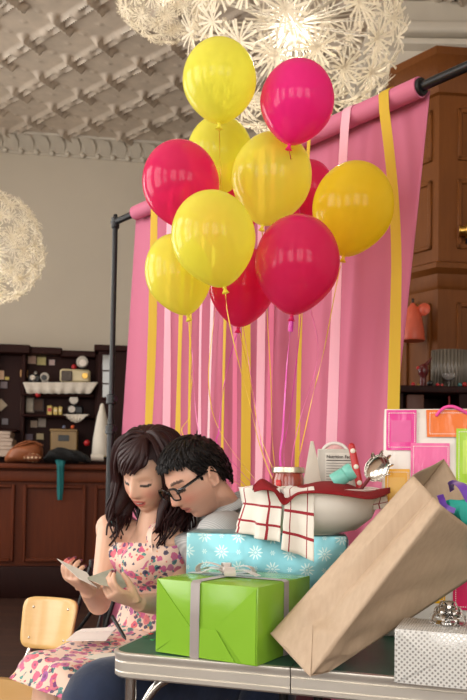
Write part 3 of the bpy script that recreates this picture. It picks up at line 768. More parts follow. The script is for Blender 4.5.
for i, (pt_, pb, wpx, k, lab) in enumerate(STR):
    sT = s_of(BD(pt_, 222 - 0.4435 * (pt_ - 113), 0.05)); sB = s_of(BD(pb, 430, 0.04)); zB = BD(pb, 430, 0.04).z
    yy = BD(pb, 430).y; hw = wpx * yy / F / 2 * 1.15
    left, right = [], []
    path = [(-0.02, math.radians(150)), (0, math.radians(110)), (0, R(80)), (0, R(50)), (0, R(20))]
    pts_ = [(sT, RN * (rr + .003) * math.cos(a) + V(0, 0, 1) * (rr + .003) * math.sin(a)) for _, a in path]
    z = 0.0; nseg = 40; zend = random.uniform(1.75, 2.1)
    tw0 = random.uniform(-0.15, 0.15); ph = random.uniform(0, 6)
    for s, o in pts_:
        c = RL + RE * s + o; left.append(c - RE * hw); right.append(c + RE * hw)
    for j in range(1, nseg + 1):
        t = j / nseg; dz = t * zend
        s = sT + (sB - sT) * min(1.15, dz / (RL.z - zB)); off = rr + 0.006 + 0.012 * math.sin(ph + 3 * t) * min(1, 3 * t) + 0.008 * t
        if i == 13: s = sT + (s_of(BD(397, 200, 0.05)) - sT) * math.sin(min(1, t / 0.33) * math.pi / 2) + (sB - s_of(BD(397, 200, 0.05))) * max(0, (t - 0.33) / 0.45)
        tw = (tw0 + 0.35 * math.sin(ph + 4 * t)) * min(1, 2 * t)
        d = RE * math.cos(tw) * hw + RN * math.sin(tw) * hw
        c = RL + RE * s + RN * off - V(0, 0, dz)
        left.append(c - d); right.append(c + d)
    g = G(); g.strip(left, right, 0.0012)
    tag(build(g, 'streamer', CR[k], angle=70), lab, 'streamer', 'paper streamers on the pink backdrop')

# ------------------------------------------------------------------ paper flower pendant lamps
pf = NT('paper_petals'); pf.col(pf.mix(pf.noise(pf.coord(), 30), lin((236, 228, 212)), lin((250, 244, 232)))); pf.set(Roughness=0.7)
trn = pf.new('ShaderNodeBsdfTranslucent'); trn.inputs[0].default_value = (*lin((252, 246, 232)), 1); mxn = pf.new('ShaderNodeMixShader'); mxn.inputs[0].default_value = 0.5
pf.link(pf.b.outputs[0], mxn.inputs[1]); pf.link(trn.outputs[0], mxn.inputs[2]); pf.link(mxn.outputs[0], pf.out.inputs[0]); pf = pf.m
bulb_m = NT('lamp_bulb'); bulb_m.b.inputs['Emission Color'].default_value = (1.0, 0.82, 0.55, 1); bulb_m.b.inputs['Emission Strength'].default_value = 1.5; bulb_m = bulb_m.m
def flower_mesh(seed, n=17):
    """burst of narrow paper petals on a wire stem, built around +Z with unit radius"""
    rnd = random.Random(seed); g = G()
    for k in range(n):
        a = 2 * math.pi * k / n + rnd.uniform(-.08, .08); el = R(rnd.uniform(6, 26)); ln = rnd.uniform(0.82, 1.06)
        d = V(math.cos(a) * math.cos(el), math.sin(a) * math.cos(el), math.sin(el)); sd = V(-math.sin(a), math.cos(a), 0); up = d.cross(sd)
        L_, R_ = [], []
        for t, w in ((0.06, 0.030), (0.35, 0.038), (0.7, 0.046), (1.0, 0.060)):
            c = d * t * ln + up * (-0.14 * t * t)
            L_.append(c - sd * w); R_.append(c + sd * w)
        g.strip(L_, R_, 0.012)
    g.ball((0, 0, 0), 0.06, 8)
    me = g.mesh('paper_flower', V(0, 0, 0)); me.materials.append(pf); return me
FM = [flower_mesh(s) for s in (1, 2, 3)]
def pendant(c, rad, label, n, fr, warm):
    t = thing('pendant_lamp', c, label, 'pendant lamp', 'paper flower pendant lamps')
    g = G(); g.ball(c, rad * 0.07, 20); build(g, 'core', white_paint, t)
    g = G(); g.lathe(c - V(0, 0, rad * 0.19), [(0, 0), (rad * .05, rad * .01), (rad * .075, rad * .06), (rad * .05, rad * .10), (rad * .04, rad * .12)], 16); build(g, 'bulb', bulb_m, t)
    g = G(); g.tube([c + V(0, 0, rad * .06), V(c.x, c.y, ZC)], 0.006, 8); build(g, 'cord', black, t)
    g = G(); g.lathe(V(c.x, c.y, ZC - 0.12), [(0.01, 0), (0.06, 0.05), (0.07, 0.12)], 16); build(g, 'ceiling_cup', white_paint, t)
    g = G(); rnd = random.Random(int(rad * 1000)); gold = math.pi * (3 - math.sqrt(5)); dirs = []
    for k in range(n):
        z = 1 - 2 * (k + .5) / n; r = math.sqrt(1 - z * z); d = V(math.cos(gold * k) * r, math.sin(gold * k) * r, z)
        d = (d + V(rnd.uniform(-.07, .07), rnd.uniform(-.07, .07), rnd.uniform(-.07, .07))).normalized(); dirs.append(d)
        g.tube([c + d * rad * .06, c + d * rad * 0.86], rad * .006, 5)
    build(g, 'wire_spokes', white_paint, t)
    for k, d in enumerate(dirs):
        o = bpy.data.objects.new('paper_flower', FM[k % 3]); COL.objects.link(o); o.parent = t
        q = d.to_track_quat('Z', 'Y').to_matrix() @ Matrix.Rotation(rnd.uniform(0, 6), 3, 'Z')
        o.matrix_local = Matrix.Translation(d * rad * rnd.uniform(.90, .97)) @ q.to_4x4() @ Matrix.Scale(rad * fr, 4)
    l = bpy.data.lights.new('bulb_light', 'POINT'); l.energy = warm; l.color = (1, .90, .74); l.shadow_soft_size = rad * .13
    lo = bpy.data.objects.new('bulb_light', l); COL.objects.link(lo); lo.parent = t; lo.location = (0, 0, -rad * .13)
    return t
pendant(W(294, 24, 4.15), 112 * 4.15 / F, 'largest paper flower pendant lamp, behind the balloons at the top', 100, 0.20, 34)
pendant(W(164, -14, 4.9), 53 * 4.9 / F, 'paper flower pendant lamp cut by the top edge of the picture', 98, 0.205, 8)
pendant(W(-13, 248, 5.8), 58 * 5.8 / F, 'paper flower pendant lamp low at the left edge against the grey wall', 98, 0.205, 16)

# ------------------------------------------------------------------ balloons
def latex(name, rgb, thru):
    t = NT(name); c = lin(rgb)
    t.col(c); t.set(Roughness=0.16); t.b.inputs['Specular IOR Level'].default_value = 0.35
    t.b.inputs['Coat Weight'].default_value = 0.25; t.b.inputs['Coat Roughness'].default_value = 0.04
    tl = t.new('ShaderNodeBsdfTranslucent'); tl.inputs[0].default_value = (*c, 1)
    tp = t.new('ShaderNodeBsdfTransparent'); tp.inputs[0].default_value = (*[min(1, x ** 0.6) for x in c], 1)
    lw = t.new('ShaderNodeLayerWeight'); lw.inputs[0].default_value = 0.35
    m1 = t.new('ShaderNodeMixShader'); m1.inputs[0].default_value = 0.42
    t.link(t.b.outputs[0], m1.inputs[1]); t.link(tl.outputs[0], m1.inputs[2])
    m2 = t.new('ShaderNodeMixShader')
    fac = t.math('MULTIPLY', t.math('SUBTRACT', 1.0, lw.outputs['Facing']), thru)
    t.link(fac, m2.inputs[0]); t.link(m1.outputs[0], m2.inputs[1]); t.link(tp.outputs[0], m2.inputs[2]); t.link(m2.outputs[0], t.out.inputs[0])
    return t.m
LX = {'y': latex('latex_yellow', (250, 250, 110), 0.50), 'a': latex('latex_amber', (248, 228, 60), 0.50), 'm': latex('latex_magenta', (250, 60, 160), 0.32), 'r': latex('latex_raspberry', (238, 62, 124), 0.44)}
RB = {'y': mat('ribbon_yellow', (232, 190, 60), 0.3), 'p': mat('ribbon_pink', (232, 120, 180), 0.3), 'm': mat('ribbon_magenta', (206, 40, 160), 0.3)}
BAL = [  # px, py, half width, half height, depth, colour, knot px/py, label, ribbon colour, ribbon way points
 (219.5, 81, 37.5, 43, 2.40, 'y', (219, 126), 'yellow balloon at the very top of the bunch', 'y', [(222, 200, 2.72), (232, 290, 2.85), (250, 380, 2.7), (262, 440, 2.55)]),
 (297, 102, 37.5, 43, 2.44, 'm', (289, 147), 'bright magenta balloon in front of the large paper flower lamp', 'm', [(293, 172, 2.60), (301, 225, 2.86), (302, 300, 2.84), (292, 400, 2.7), (284, 455, 2.55)]),
 (220, 153, 33, 38, 2.80, 'y', (221, 196), 'yellow balloon half hidden below the topmost yellow balloon', 'y', [(224, 260, 2.9), (214, 320, 2.9), (209, 388, 2.85), (225, 440, 2.7)]),
 (181, 184, 39, 45, 2.50, 'r', (190, 232), 'raspberry pink balloon on the upper left of the bunch', 'p', [(186, 262, 2.75), (192, 350, 2.75), (198, 427, 2.7), (215, 452, 2.6)]),
 (271.5, 178, 40.5, 47, 2.64, 'y', (262, 228), 'large yellow balloon in the centre of the bunch', 'y', [(265, 260, 2.72), (267, 310, 2.75), (271, 384, 2.7), (273, 450, 2.55)]),
 (353, 208, 41, 48, 2.50, 'a', (343, 259), 'amber yellow balloon at the right of the bunch by the long streamer', 'y', [(338, 277, 2.52), (325, 345, 2.5), (313, 395, 2.48), (303, 440, 2.42), (297, 470, 2.35)]),
 (226, 216, 30, 35, 3.03, 'r', (230, 256), 'raspberry balloon peeking out behind the yellow balloons in the centre', 'p', [(236, 283, 2.88), (246, 345, 2.8), (258, 420, 2.65), (266, 462, 2.5)]),
 (213.5, 238, 42.5, 49, 2.30, 'y', (225, 290), 'large yellow balloon at front left of the bunch', 'y', [(228, 315, 2.31), (236, 352, 2.32), (250, 405, 2.33), (264, 458, 2.33)]),
 (297, 264, 43, 51, 2.36, 'r', (291.5, 318), 'large raspberry red balloon at the front of the bunch', 'm', [(290, 335, 2.37), (287, 365, 2.37), (283, 430, 2.36), (281, 468, 2.34)]),
 (178.5, 274, 33.5, 42, 2.52, 'y', (188.5, 318), 'yellow balloon lowest on the left of the bunch', 'y', [(190, 345, 2.55), (192, 371, 2.56), (190, 414, 2.6), (188, 442, 2.6)]),
 (242, 286, 33.5, 41, 2.62, 'r', (238, 330), 'raspberry balloon hanging lowest, between two yellow ones', 'm', [(232, 350, 2.64), (224, 385, 2.65), (219, 430, 2.65), (222, 450, 2.6)]),
 (308, 190, 26, 31, 2.86, 'r', (304, 225), 'raspberry balloon behind the central and the amber yellow balloons', 'p', [(303, 280, 2.9), (318, 350, 2.85), (300, 420, 2.7), (292, 460, 2.5)]),
]
for px, py, rw, rh, Y_, k, kn, lab, rk, way in BAL:
    c = W(px, py, Y_); K = W(kn[0], kn[1], Y_); s = Y_ / F
    ax = (K - c); hk = ax.length; ax.normalize(); r = rw * s; h = rh * s
    t = thing('balloon', K, lab, 'balloon', 'bunch of balloons')
    prof = []
    for j in range(40):
        a = math.pi * j / 39
        z = -math.cos(a); x = math.sin(a)
        if z > 0: zz = z * (hk - 0.010); x = x * (1 - 0.30 * z ** 2.2) 
        else: zz = z * h * 0.97
        prof.append((max(x * r, 0.004 if z > 0 else 0.0), zz))
    g = G(); g.lathe(c, prof, 40, ax); build(g, 'skin', LX[k], t, angle=80)
    g = G(); g.lathe(K - ax * 0.012, [(0.004, 0), (0.006, 0.006), (0.0045, 0.010), (0.009, 0.018), (0.011, 0.021), (0.006, 0.022)], 14, ax); build(g, 'knot', LX[k], t)
    pts = [K + ax * 0.004] + [W(*w) for w in way] + [V(0.17 + random.uniform(-.03, .03), 2.27 + random.uniform(-.03, .03), 1.005)]
    q = smooth_path([tuple(p) for p in pts], 14); q = [Vector(x) for x in q]
    wd = 0.0034 if lab.startswith('large raspberry') else 0.0016
    ph = random.uniform(0, 6); Lf, Rt = [], []
    for j, p in enumerate(q):
        a = ph + j * 0.16 if not lab.startswith('large raspberry') else ph + j * 0.05
        d = V(math.cos(a) * 0.6 + 0.5, math.sin(a) * 0.6, 0.05).normalized() * wd
        Lf.append(p - d); Rt.append(p + d)
    g = G(); g.strip(Lf, Rt, 0.0006)
    if lab.startswith('large raspberry'):      # tight curl just under the knot
        n = 60; A = []; B = []
        for j in range(n):
            f = j / (n - 1); p = K + (q[12] - K) * f * 0.95; a = f * 2 * math.pi * 7
            o = V(math.cos(a), math.sin(a), 0) * 0.0075
            A.append(p + o + V(0, 0, 0.003)); B.append(p + o - V(0, 0, 0.003))
        g.strip(A, B, 0.0006)
    build(g, 'ribbon', RB[rk], t, angle=80)
# ------------------------------------------------------------------ formica table
TH = 0.755
TE = V(0.955, -0.297, 0).normalized(); TN = V(0.297, 0.955, 0).normalized()     # along the front edge, towards the back
TC = onh(109, 651.5, TH)                                                         # (rounded) front left corner
TLEN, TDEP = 1.55, 0.56
green_top = NT('green_laminate'); nz = green_top.noise(green_top.coord(), 25, 5, 0.7)
green_top.col(green_top.mix(nz, lin((40, 84, 68)), lin((66, 108, 90)))); green_top.set(Roughness=0.45); green_top.b.inputs['Specular IOR Level'].default_value = 0.3; green_top = green_top.m
rib = NT('ribbed_chrome'); w = rib.new('ShaderNodeTexWave'); w.wave_type = 'BANDS'; w.bands_direction = 'Z'; w.inputs['Scale'].default_value = 40
rib.link(rib.coord(), w.inputs['Vector']); rib.col(rib.mix(rib.noise(rib.coord(), 12), lin((214, 208, 198)), lin((230, 224, 214)))); rib.set(Roughness=0.36, Metallic=0.75); rib = rib.m
tb = thing('formica_table', V(*(TC + TE * TLEN / 2 + TN * TDEP / 2).xy, 0), 'green topped kitchen table with ribbed chrome edge carrying the gifts', 'table')
def round_rect(u0, u1, v0, v1, r, z, n=8, corners=(1, 1, 1, 1), o=0.0):
    pts = []
    for (cx, cy, a0, on) in ((u1 - r, v1 - r, 0, corners[2]), (u0 + r, v1 - r, 90, corners[3]), (u0 + r, v0 + r, 180, corners[0]), (u1 - r, v0 + r, 270, corners[1])):
        for k in range(n + 1):
            a = R(a0 + 90 * k / n)
            if on: x, y = cx + (r + o) * math.cos(a), cy + (r + o) * math.sin(a)
            else:
                sx = 1 if a0 in (0, 270) else -1; sy = 1 if a0 in (0, 90) else -1
                x, y = cx + sx * r, cy + sy * (r + o)
            pts.append(TC + TE * x + TN * y + V(0, 0, z - TH))
    return pts
SEAM = (onh(286, 672, TH) - TC).dot(TE)
for u0, u1, cr in ((0, SEAM - 0.0012, (1, 0, 0, 1)), (SEAM + 0.0012, TLEN, (0, 1, 1, 0))):
    g = G(); g.rings([round_rect(u0, u1, 0, TDEP, 0.05, TH - 0.004, corners=cr, o=-0.004), round_rect(u0, u1, 0, TDEP, 0.05, TH, corners=cr, o=-0.004)]); build(g, 'top_leaf', green_top, tb)
    g = G(); g.rings([round_rect(u0, u1, 0, TDEP, 0.05, z, corners=cr, o=o) for z, o in ((TH - 0.056, -0.006), (TH - 0.056, -.001), (TH - 0.052, 0.003), (TH - 0.044, 0.003), (TH - 0.042, 0.001), (TH - 0.040, 0.003), (TH - 0.022, 0.003), (TH - 0.020, 0.001), (TH - 0.018, 0.003), (TH - 0.012, 0.003), (TH - 0.006, 0.006), (TH - 0.001, 0.005), (TH + 0.001, 0.001), (TH + 0.0005, -0.004), (TH - 0.004, -0.006))])
    build(g, 'edge_band', rib, tb)
def tp(u, v, z): return TC + TE * u + TN * v + V(0, 0, z - TH)
for pts in ([(0.030, 0.055, .699), (0.022, 0.05, .55), (-0.03, 0.0, 0.02)], [(0.09, 0.11, .699), (0.20, 0.11, .66), (0.30, 0.11, .699)],
            [(0.06, TDEP - .09, .699), (0.045, TDEP - .09, .55), (-.01, TDEP - .03, 0.02)],
            [(TLEN - .06, 0.09, .699), (TLEN - .045, 0.09, .55), (TLEN, 0.03, .02)], [(TLEN - .06, TDEP - .09, .699), (TLEN - .045, TDEP - .09, .55), (TLEN, TDEP - .03, .02)]):
    brace = pts[1][2] > 0.6
    g = G()
    if brace: g.tube([tp(0.02, 0.09, .50), tp(0.035, 0.10, .60), tp(0.09, 0.12, 0.675), tp(0.20, 0.14, .696)], 0.0115, 12, smooth=8)
    else: g.tube([tp(*p) for p in pts], 0.0135, 12, smooth=6)
    lg = build(g, 'brace' if brace else 'leg', chrome, tb)
    if not brace: g = G(); g.lathe(tp(*pts[-1]) - V(0, 0, .02), [(0, 0), (0.018, 0.001), (0.018, 0.03), (0.014, .032)], 14); build(g, 'rubber_foot', black, lg)
for u in (0.36, 0.44):
    g = G(); g.tube([tp(u, 0.16, .698), tp(u + .004, .18, .35), tp(u + .02, .2, .02)], 0.011, 10, smooth=4); build(g, 'centre_leg', steel, tb)
# confetti
for (px, py, rgb, l) in ((145, 637, (30, 120, 70), 'green confetti scrap on the table, left of the green gift'), (151, 634, (200, 60, 60), 'red confetti scrap on the table by the green gift'), (153, 640, (40, 150, 80), 'green confetti scrap closest to the green gift')):
    p = onh(px, py, TH + .003); g = G(); g.prism([p + V(math.cos(a), math.sin(a), 0) * 0.007 for a in (0.3, 1.9, 3.3, 4.8)], (0, 0, 0.0015)); tag(build(g, 'confetti', mat('confetti_%d' % rgb[0], rgb, 0.6)), l, 'confetti')

# ------------------------------------------------------------------ wrapped gifts
def flap(g, pts, n, th=0.0012): g.prism(pts, Vector(n) * th)
# green gift
lime = NT('lime_wrap'); nz = lime.noise(lime.coord(), 6, 2); lime.col(lime.mix(nz, lin((122, 172, 44)), lin((138, 186, 56)))); lime.set(Roughness=0.22); lime.bump(lime.noise(lime.coord(), 14, 2), 0.12, 0.01); lime = lime.m
satin = mat('grey_satin_ribbon', (150, 140, 138), 0.35, var=0.05, sheen=0.3)
p0 = onh(155, 652, TH + .001); p1 = onh(257, 667, TH + .001); e = (p1 - p0).normalized(); w_ = (p1 - p0).length; n = V(-e.y, e.x, 0); dep = (onh(309, 645, TH) - p1).dot(n) * .965
hh = W(257, 588, p1.y).z - TH
ctr = (p0 + p1) / 2 + n * dep / 2
t = thing('green_gift', V(ctr.x, ctr.y, TH), 'lime green wrapped gift with grey satin ribbon and bow', 'gift')
g = G(); g.box(V(ctr.x, ctr.y, TH + .001), e, n, w_, dep, hh, 0.003, 2); build(g, 'wrapped_box', lime, t)
def fp(x, z, o=0.0006): return V(*(p0 + e * x * w_ - n * o).xy, TH + .001 + z * hh)
g = G()
flap(g, [fp(.015, .985), fp(.36, .40), fp(.015, .03)], -n); build(g, 'end_flap', lime, t)
g = G(); flap(g, [fp(.985, .985), fp(.985, .02), fp(.86, .02), fp(.66, .36), fp(.60, .42)], -n); build(g, 'end_flap', lime, t)
g = G(); flap(g, [fp(.03, .015, .002), fp(.80, .015, .002), fp(.62, .40, .002), fp(.52, .40, .002), fp(.33, .40, .002)], -n); build(g, 'end_flap', lime, t)
rw = 0.0115
g = G()
cx = .41
g.strip([fp(cx, 0, .004) - e * rw, fp(cx, .5, .005) - e * rw, fp(cx, .98, .004) - e * rw] + [V(*(p0 + e * cx * w_ + n * dep * k).xy, TH + hh + .003) - e * rw for k in (0.01, .5, .99)], [fp(cx, 0, .004) + e * rw, fp(cx, .5, .005) + e * rw, fp(cx, .98, .004) + e * rw] + [V(*(p0 + e * cx * w_ + n * dep * k).xy, TH + hh + .003) + e * rw for k in (0.01, .5, .99)], 0.0008)
sv = 0.50
a = [V(*(p1 + n * dep * sv + e * o).xy, z) for o, z in ((.0025, TH + .002), (.0025, TH + hh * .5), (.002, TH + hh))] + [V(*(p1 + n * dep * sv - e * w_ * k).xy, TH + hh + .0035) for k in (.02, .5, .98)]
g.strip([p - n * rw for p in a], [p + n * rw for p in a], 0.0008)
build(g, 'ribbon', satin, t, angle=60)
bc = V(*(p0 + e * cx * w_ + n * dep * sv).xy, TH + hh + .006)
bow_m = mat('pale_satin', (196, 186, 178), 0.3, var=0.05, sheen=0.4)
g = G()
def loop(g, c, d, ln, ht, wd, sd):
    L_, R_ = [], []
    for k in range(17):
        a = math.pi * 2 * k / 16; x = ln * 0.5 * (1 - math.cos(a)); z = ht * math.sin(a) * (0.4 + 0.6 * x / ln) + 0.004
        p = c + d * x + V(0, 0, max(z, -0.002) + 0.003); L_.append(p - sd * wd * (.4 + .6 * x / ln)); R_.append(p + sd * wd * (.4 + .6 * x / ln))
    g.strip(L_, R_, 0.0008)
for d, ln, ht in ((e * .95 + n * .2, .065, .018), (-e * .95 - n * .1, .075, .022), (e * .6 - n * .75, .05, .016), (-e * .5 + n * .8, .05, .02)):
    d = d.normalized(); loop(g, bc, d, ln, ht, 0.013, V(-d.y, d.x, 0))
for d, ln in ((e * .98 - n * .05, .085), (-e * .96 + n * .2, .085), (-e * .8 - n * .45, .06)):
    d = d.normalized(); sd = V(-d.y, d.x, 0); pp = [bc + d * ln * k + V(0, 0, .012 * math.sin(k * 3.1) + .001) for k in (0, .3, .6, 1)]
    g.strip([p - sd * .011 for p in pp], [p + sd * .011 for p in pp], 0.0008)
g.ball(bc + V(0, 0, .010), (.011, .011, .009), 10)
build(g, 'bow', bow_m, t, angle=60)

# blue gift with daisies
daisy = NT('blue_foil_wrap')
uvn = daisy.coord('UV')
mp = daisy.new('ShaderNodeMapping'); mp.inputs['Scale'].default_value = (11.8, 25, 1); daisy.link(uvn, mp.inputs[0])
def petals(vec, off, rad, k):
    m2 = daisy.new('ShaderNodeMapping'); m2.inputs['Location'].default_value = (*off, 0); daisy.link(vec, m2.inputs[0])
    sp = daisy.new('ShaderNodeSeparateXYZ'); daisy.link(m2.outputs[0], sp.inputs[0])
    row = daisy.math('FLOOR', sp.outputs[1]); sh = daisy.math('MULTIPLY', daisy.math('MODULO', row, 2.0), 0.5)
    x = daisy.math('SUBTRACT', daisy.math('FRACT', daisy.math('ADD', sp.outputs[0], sh)), 0.5); y = daisy.math('SUBTRACT', daisy.math('FRACT', sp.outputs[1]), 0.5)
    x = daisy.math('MULTIPLY', x, 2.12)
    r = daisy.math('SQRT', daisy.math('ADD', daisy.math('MULTIPLY', x, x), daisy.math('MULTIPLY', y, y)))
    a = daisy.math('ARCTAN2', y, x)
    lim = daisy.math('MULTIPLY_ADD', daisy.math('COSINE', daisy.math('MULTIPLY', a, float(k))), rad * 0.38, rad * 0.62)
    out = daisy.math('LESS_THAN', r, lim)
    hole = daisy.math('LESS_THAN', daisy.math('ABSOLUTE', daisy.math('SUBTRACT', r, rad * .24)), rad * .06)
    return daisy.math('SUBTRACT', out, daisy.math('MULTIPLY', hole, out))
f1 = petals(mp.outputs[0], (0.3, 0.35), 0.46, 10); f2 = petals(mp.outputs[0], (0.8, 0.35), 0.17, 6)
fl = daisy.math('MAXIMUM', f1, f2)
daisy.col(daisy.mix(daisy.math('MULTIPLY', fl, 0.42), daisy.mix(daisy.noise(daisy.coord(), 5, 2), lin((94, 154, 166)), lin((134, 188, 194))), lin((226, 226, 212))))
daisy.set(Roughness=0.3, Metallic=0.6); daisy.bump(daisy.noise(daisy.coord(), 18, 2), 0.25, 0.01); daisy = daisy.m
BH = 0.252
bl = W(186, 560, 2.015); br_ = W(347, 560, 1.975); be = (br_ - bl); be.z = 0; bw = be.length; be.normalize(); bn = V(-be.y, be.x, 0)
bdp = 0.17
bc0 = V(*((bl + br_) / 2).xy, TH + .001) + bn * bdp / 2
t = thing('blue_gift', V(bc0.x, bc0.y, TH), 'shiny pale blue wrapped gift with white daisies behind the green gift', 'gift')
g = G(); g.box(bc0, be, bn, bw, bdp, BH, 0.004, 2); build(g, 'wrapped_box', daisy, t, uv=box_uv(bc0, be, bn))
g = G(); q0 = bc0 + be * (bw / 2 + .0006)
def ep(v, z, o=0.0): return V(*(q0 + bn * (v * bdp) + be * o).xy, TH + .001 + z * BH)
flap(g, [ep(-.48, .98), ep(.48, .98), ep(.1, .55), ep(-.1, .55)], be); flap(g, [ep(-.48, .96, .0014), ep(-.1, .55, .0014), ep(-.1, .45, .0014), ep(-.48, .03, .0014)], be); build(g, 'end_flap', daisy, t, uv=box_uv(bc0, be, bn))

# polka dot gift on the right
pd = NT('silver_dot_wrap'); m2 = pd.new('ShaderNodeMapping'); m2.inputs['Rotation'].default_value = (0, 0, R(45)); m2.inputs['Scale'].default_value = (135, 135, 1); pd.link(pd.coord('UV'), m2.inputs[0])
sp = pd.new('ShaderNodeSeparateXYZ'); pd.link(m2.outputs[0], sp.inputs[0])
x = pd.math('SUBTRACT', pd.math('FRACT', sp.outputs[0]), 0.5); y = pd.math('SUBTRACT', pd.math('FRACT', sp.outputs[1]), 0.5)
dotf = pd.math('LESS_THAN', pd.math('ADD', pd.math('MULTIPLY', x, x), pd.math('MULTIPLY', y, y)), 0.085)
pd.col(pd.mix(dotf, lin((206, 204, 200)), lin((172, 168, 164)))); pd.link(pd.math('MULTIPLY', dotf, 0.5), pd.b.inputs['Metallic']); pd.link(pd.math('MULTIPLY_ADD', dotf, -0.12, 0.32), pd.b.inputs['Roughness']); pd.bump(pd.noise(pd.coord(), 20, 2), 0.12, 0.01); pd = pd.m
q0_ = onh(394, 683, TH + .001); q1_ = onh(480, 691.5, TH + .001); pe = (q1_ - q0_).normalized(); pn = V(-pe.y, pe.x, 0); pw = 0.27; pdp = 0.14; ph_ = W(394, 629, q0_.y).z - TH
pc = q0_ + pe * pw / 2 + pn * pdp / 2; pc.z = TH + .001
t = thing('dotted_gift', V(pc.x, pc.y, TH), 'white gift wrapped in silver polka dots under the tilted paper bag', 'gift')
g = G(); g.box(pc, pe, pn, pw, pdp, ph_, 0.003, 2); build(g, 'wrapped_box', pd, t, uv=box_uv(pc, pe, pn))
def dp(x_, z_, o=.0008): return V(*(q0_ + pe * x_ - pn * o).xy, TH + .001 + z_ * ph_)
g = G(); flap(g, [dp(.004, .96), dp(.075, .42), dp(.004, .03)], -pn); build(g, 'end_flap', pd, t, uv=box_uv(pc, pe, pn))
g = G(); flap(g, [dp(.01, .02, .0022), dp(.26, .02, .0022), dp(.26, .44, .0022), dp(.085, .44, .0022)], -pn); build(g, 'end_flap', pd, t, uv=box_uv(pc, pe, pn))
silver = mat('silver_foil', (196, 192, 188), 0.16, 1.0, var=0.04)
bc2 = W(448, 612, q0_.y + 0.06); bc2.z = TH + ph_ + .003
g = G(); rnd = random.Random(5)
for ring_, (nn, rad_, z_) in enumerate(((9, .036, .0), (7, .028, .012), (5, .018, .022))):
    for k in range(nn):
        a = 2 * math.pi * k / nn + ring_ * .4; d = V(math.cos(a), math.sin(a), 0); sd = V(-d.y, d.x, 0); L_, R_ = [], []
        for j in range(13):
            b = 2 * math.pi * j / 12; xx = rad_ * .5 * (1 - math.cos(b)); zz = .016 * math.sin(b) * (.5 + .5 * xx / rad_)
            p = bc2 + d * xx + V(0, 0, z_ + max(0, zz + .008)); wv = .0075 * (.3 + .7 * math.sin(math.pi * xx / rad_) if xx > 0 else .3); L_.append(p - sd * wv); R_.append(p + sd * wv)
        g.strip(L_, R_, .0005)
g.lathe(bc2, [(0.014, 0), (0.014, .002), (0, .003)], 12)
build(g, 'bow', silver, t, angle=50)

# ------------------------------------------------------------------ kraft paper bag leaning over the dotted gift
kraft = NT('kraft_paper'); nz = kraft.noise(kraft.coord('Object', (40, 40, 3)), 2.5, 5)
kraft.col(kraft.mix(nz, lin((172, 147, 122)), lin((195, 170, 144)))); kraft.set(Roughness=0.62); kraft.bump(kraft.noise(kraft.coord(), 22, 5, 0.6), 0.35, 0.006); kraft = kraft.m
B0 = onh(311, 676, TH + .003); B1 = W(271, 633, 1.70); B0r = onh(329, 672, TH + .004); B1r = W(300, 645, 1.745)
T0 = W(441, 505, 1.56); T1 = W(413, 475, 1.68); TR = W(506, 556, 1.84); TF = W(444, 459, 1.92)
t = thing('kraft_bag', V(B0.x + .1, B0.y + .05, TH), 'large brown kraft paper bag leaning diagonally with its mouth open', 'paper bag')
def quad_panel(a, b, c, d, nu, nv, crease=None, bow=0.0, seed=0):
    """a-b the bottom edge, d-c the top edge"""
    nrm = (b - a).cross(d - a).normalized(); rnd = random.Random(seed); ph = [rnd.uniform(0, 6) for _ in range(4)]; grid = []
    for j in range(nv + 1):
        v = j / nv; row = []
        for i in range(nu + 1):
            u = i / nu; p = (a * (1 - u) + b * u) * (1 - v) + (d * (1 - u) + c * u) * v
            edge = math.sin(math.pi * u); h = bow * edge * math.sin(math.pi * min(1, v * .9 + .1))
            h += 0.0022 * edge * math.sin(9 * v + ph[0] + 4 * u) + .0016 * edge * math.sin(17 * v + ph[1] - 7 * u)
            if crease: h += crease(u, v) * edge
            row.append(p + nrm * h)
        grid.append(row)
    return grid
g = G(); gc = lambda u, v: -0.024 * max(0, 1 - abs(u - .45 - .1 * v) / .22) * min(1, v * 1.5) + 0.008 * max(0, 1 - abs(v - .16 - .10 * abs(u - .5)) / .06)
g.sheet(quad_panel(B1, B0, T0, T1, 16, 44, gc, seed=1)); build(g, 'side_gusset', kraft, t, solid=.0008, angle=30)
g = G(); g.sheet(quad_panel(B0, B0r, TR, T0, 20, 44, lambda u, v: 0.010 * max(0, 1 - abs(v - .14) / .07), -0.010, seed=2)); build(g, 'front_panel', kraft, t, solid=.0008, angle=30)
g = G(); g.sheet(quad_panel(B1r, B1, T1, TF, 20, 40, None, 0.006, seed=3)); build(g, 'back_panel', kraft, t, solid=.0008, angle=30)
g = G(); g.sheet(quad_panel(B0r, B1r, TF, TR, 16, 40, lambda u, v: .02 * max(0, 1 - abs(u - .5) / .4) * v, seed=4)); build(g, 'side_gusset', kraft, t, solid=.0008, angle=30)
g = G(); g.add([B0, B0r, B1r, B1], [[0, 1, 2, 3]]); mid_ = (B0 + B1) / 2 + (B0 - T0).normalized() * .002
g.prism([B0 + (B0 - T0).normalized() * .001, B1 + (B0 - T0).normalized() * .001, mid_ + (B0r - B0) * .4], (B0 - T0).normalized() * .0012); build(g, 'folded_bottom', kraft, t, solid=.0008)
gn_ = (B0 - B1).cross(T1 - B1).normalized()
if gn_.y > 0: gn_ = -gn_
apx = (B0 + B1) / 2 + ((T0 + T1) / 2 - (B0 + B1) / 2) * .17
g = G(); g.prism([B1 + gn_ * .0015, B0 + gn_ * .0015, apx + gn_ * .001], gn_ * .0008); build(g, 'folded_corner', kraft, t)
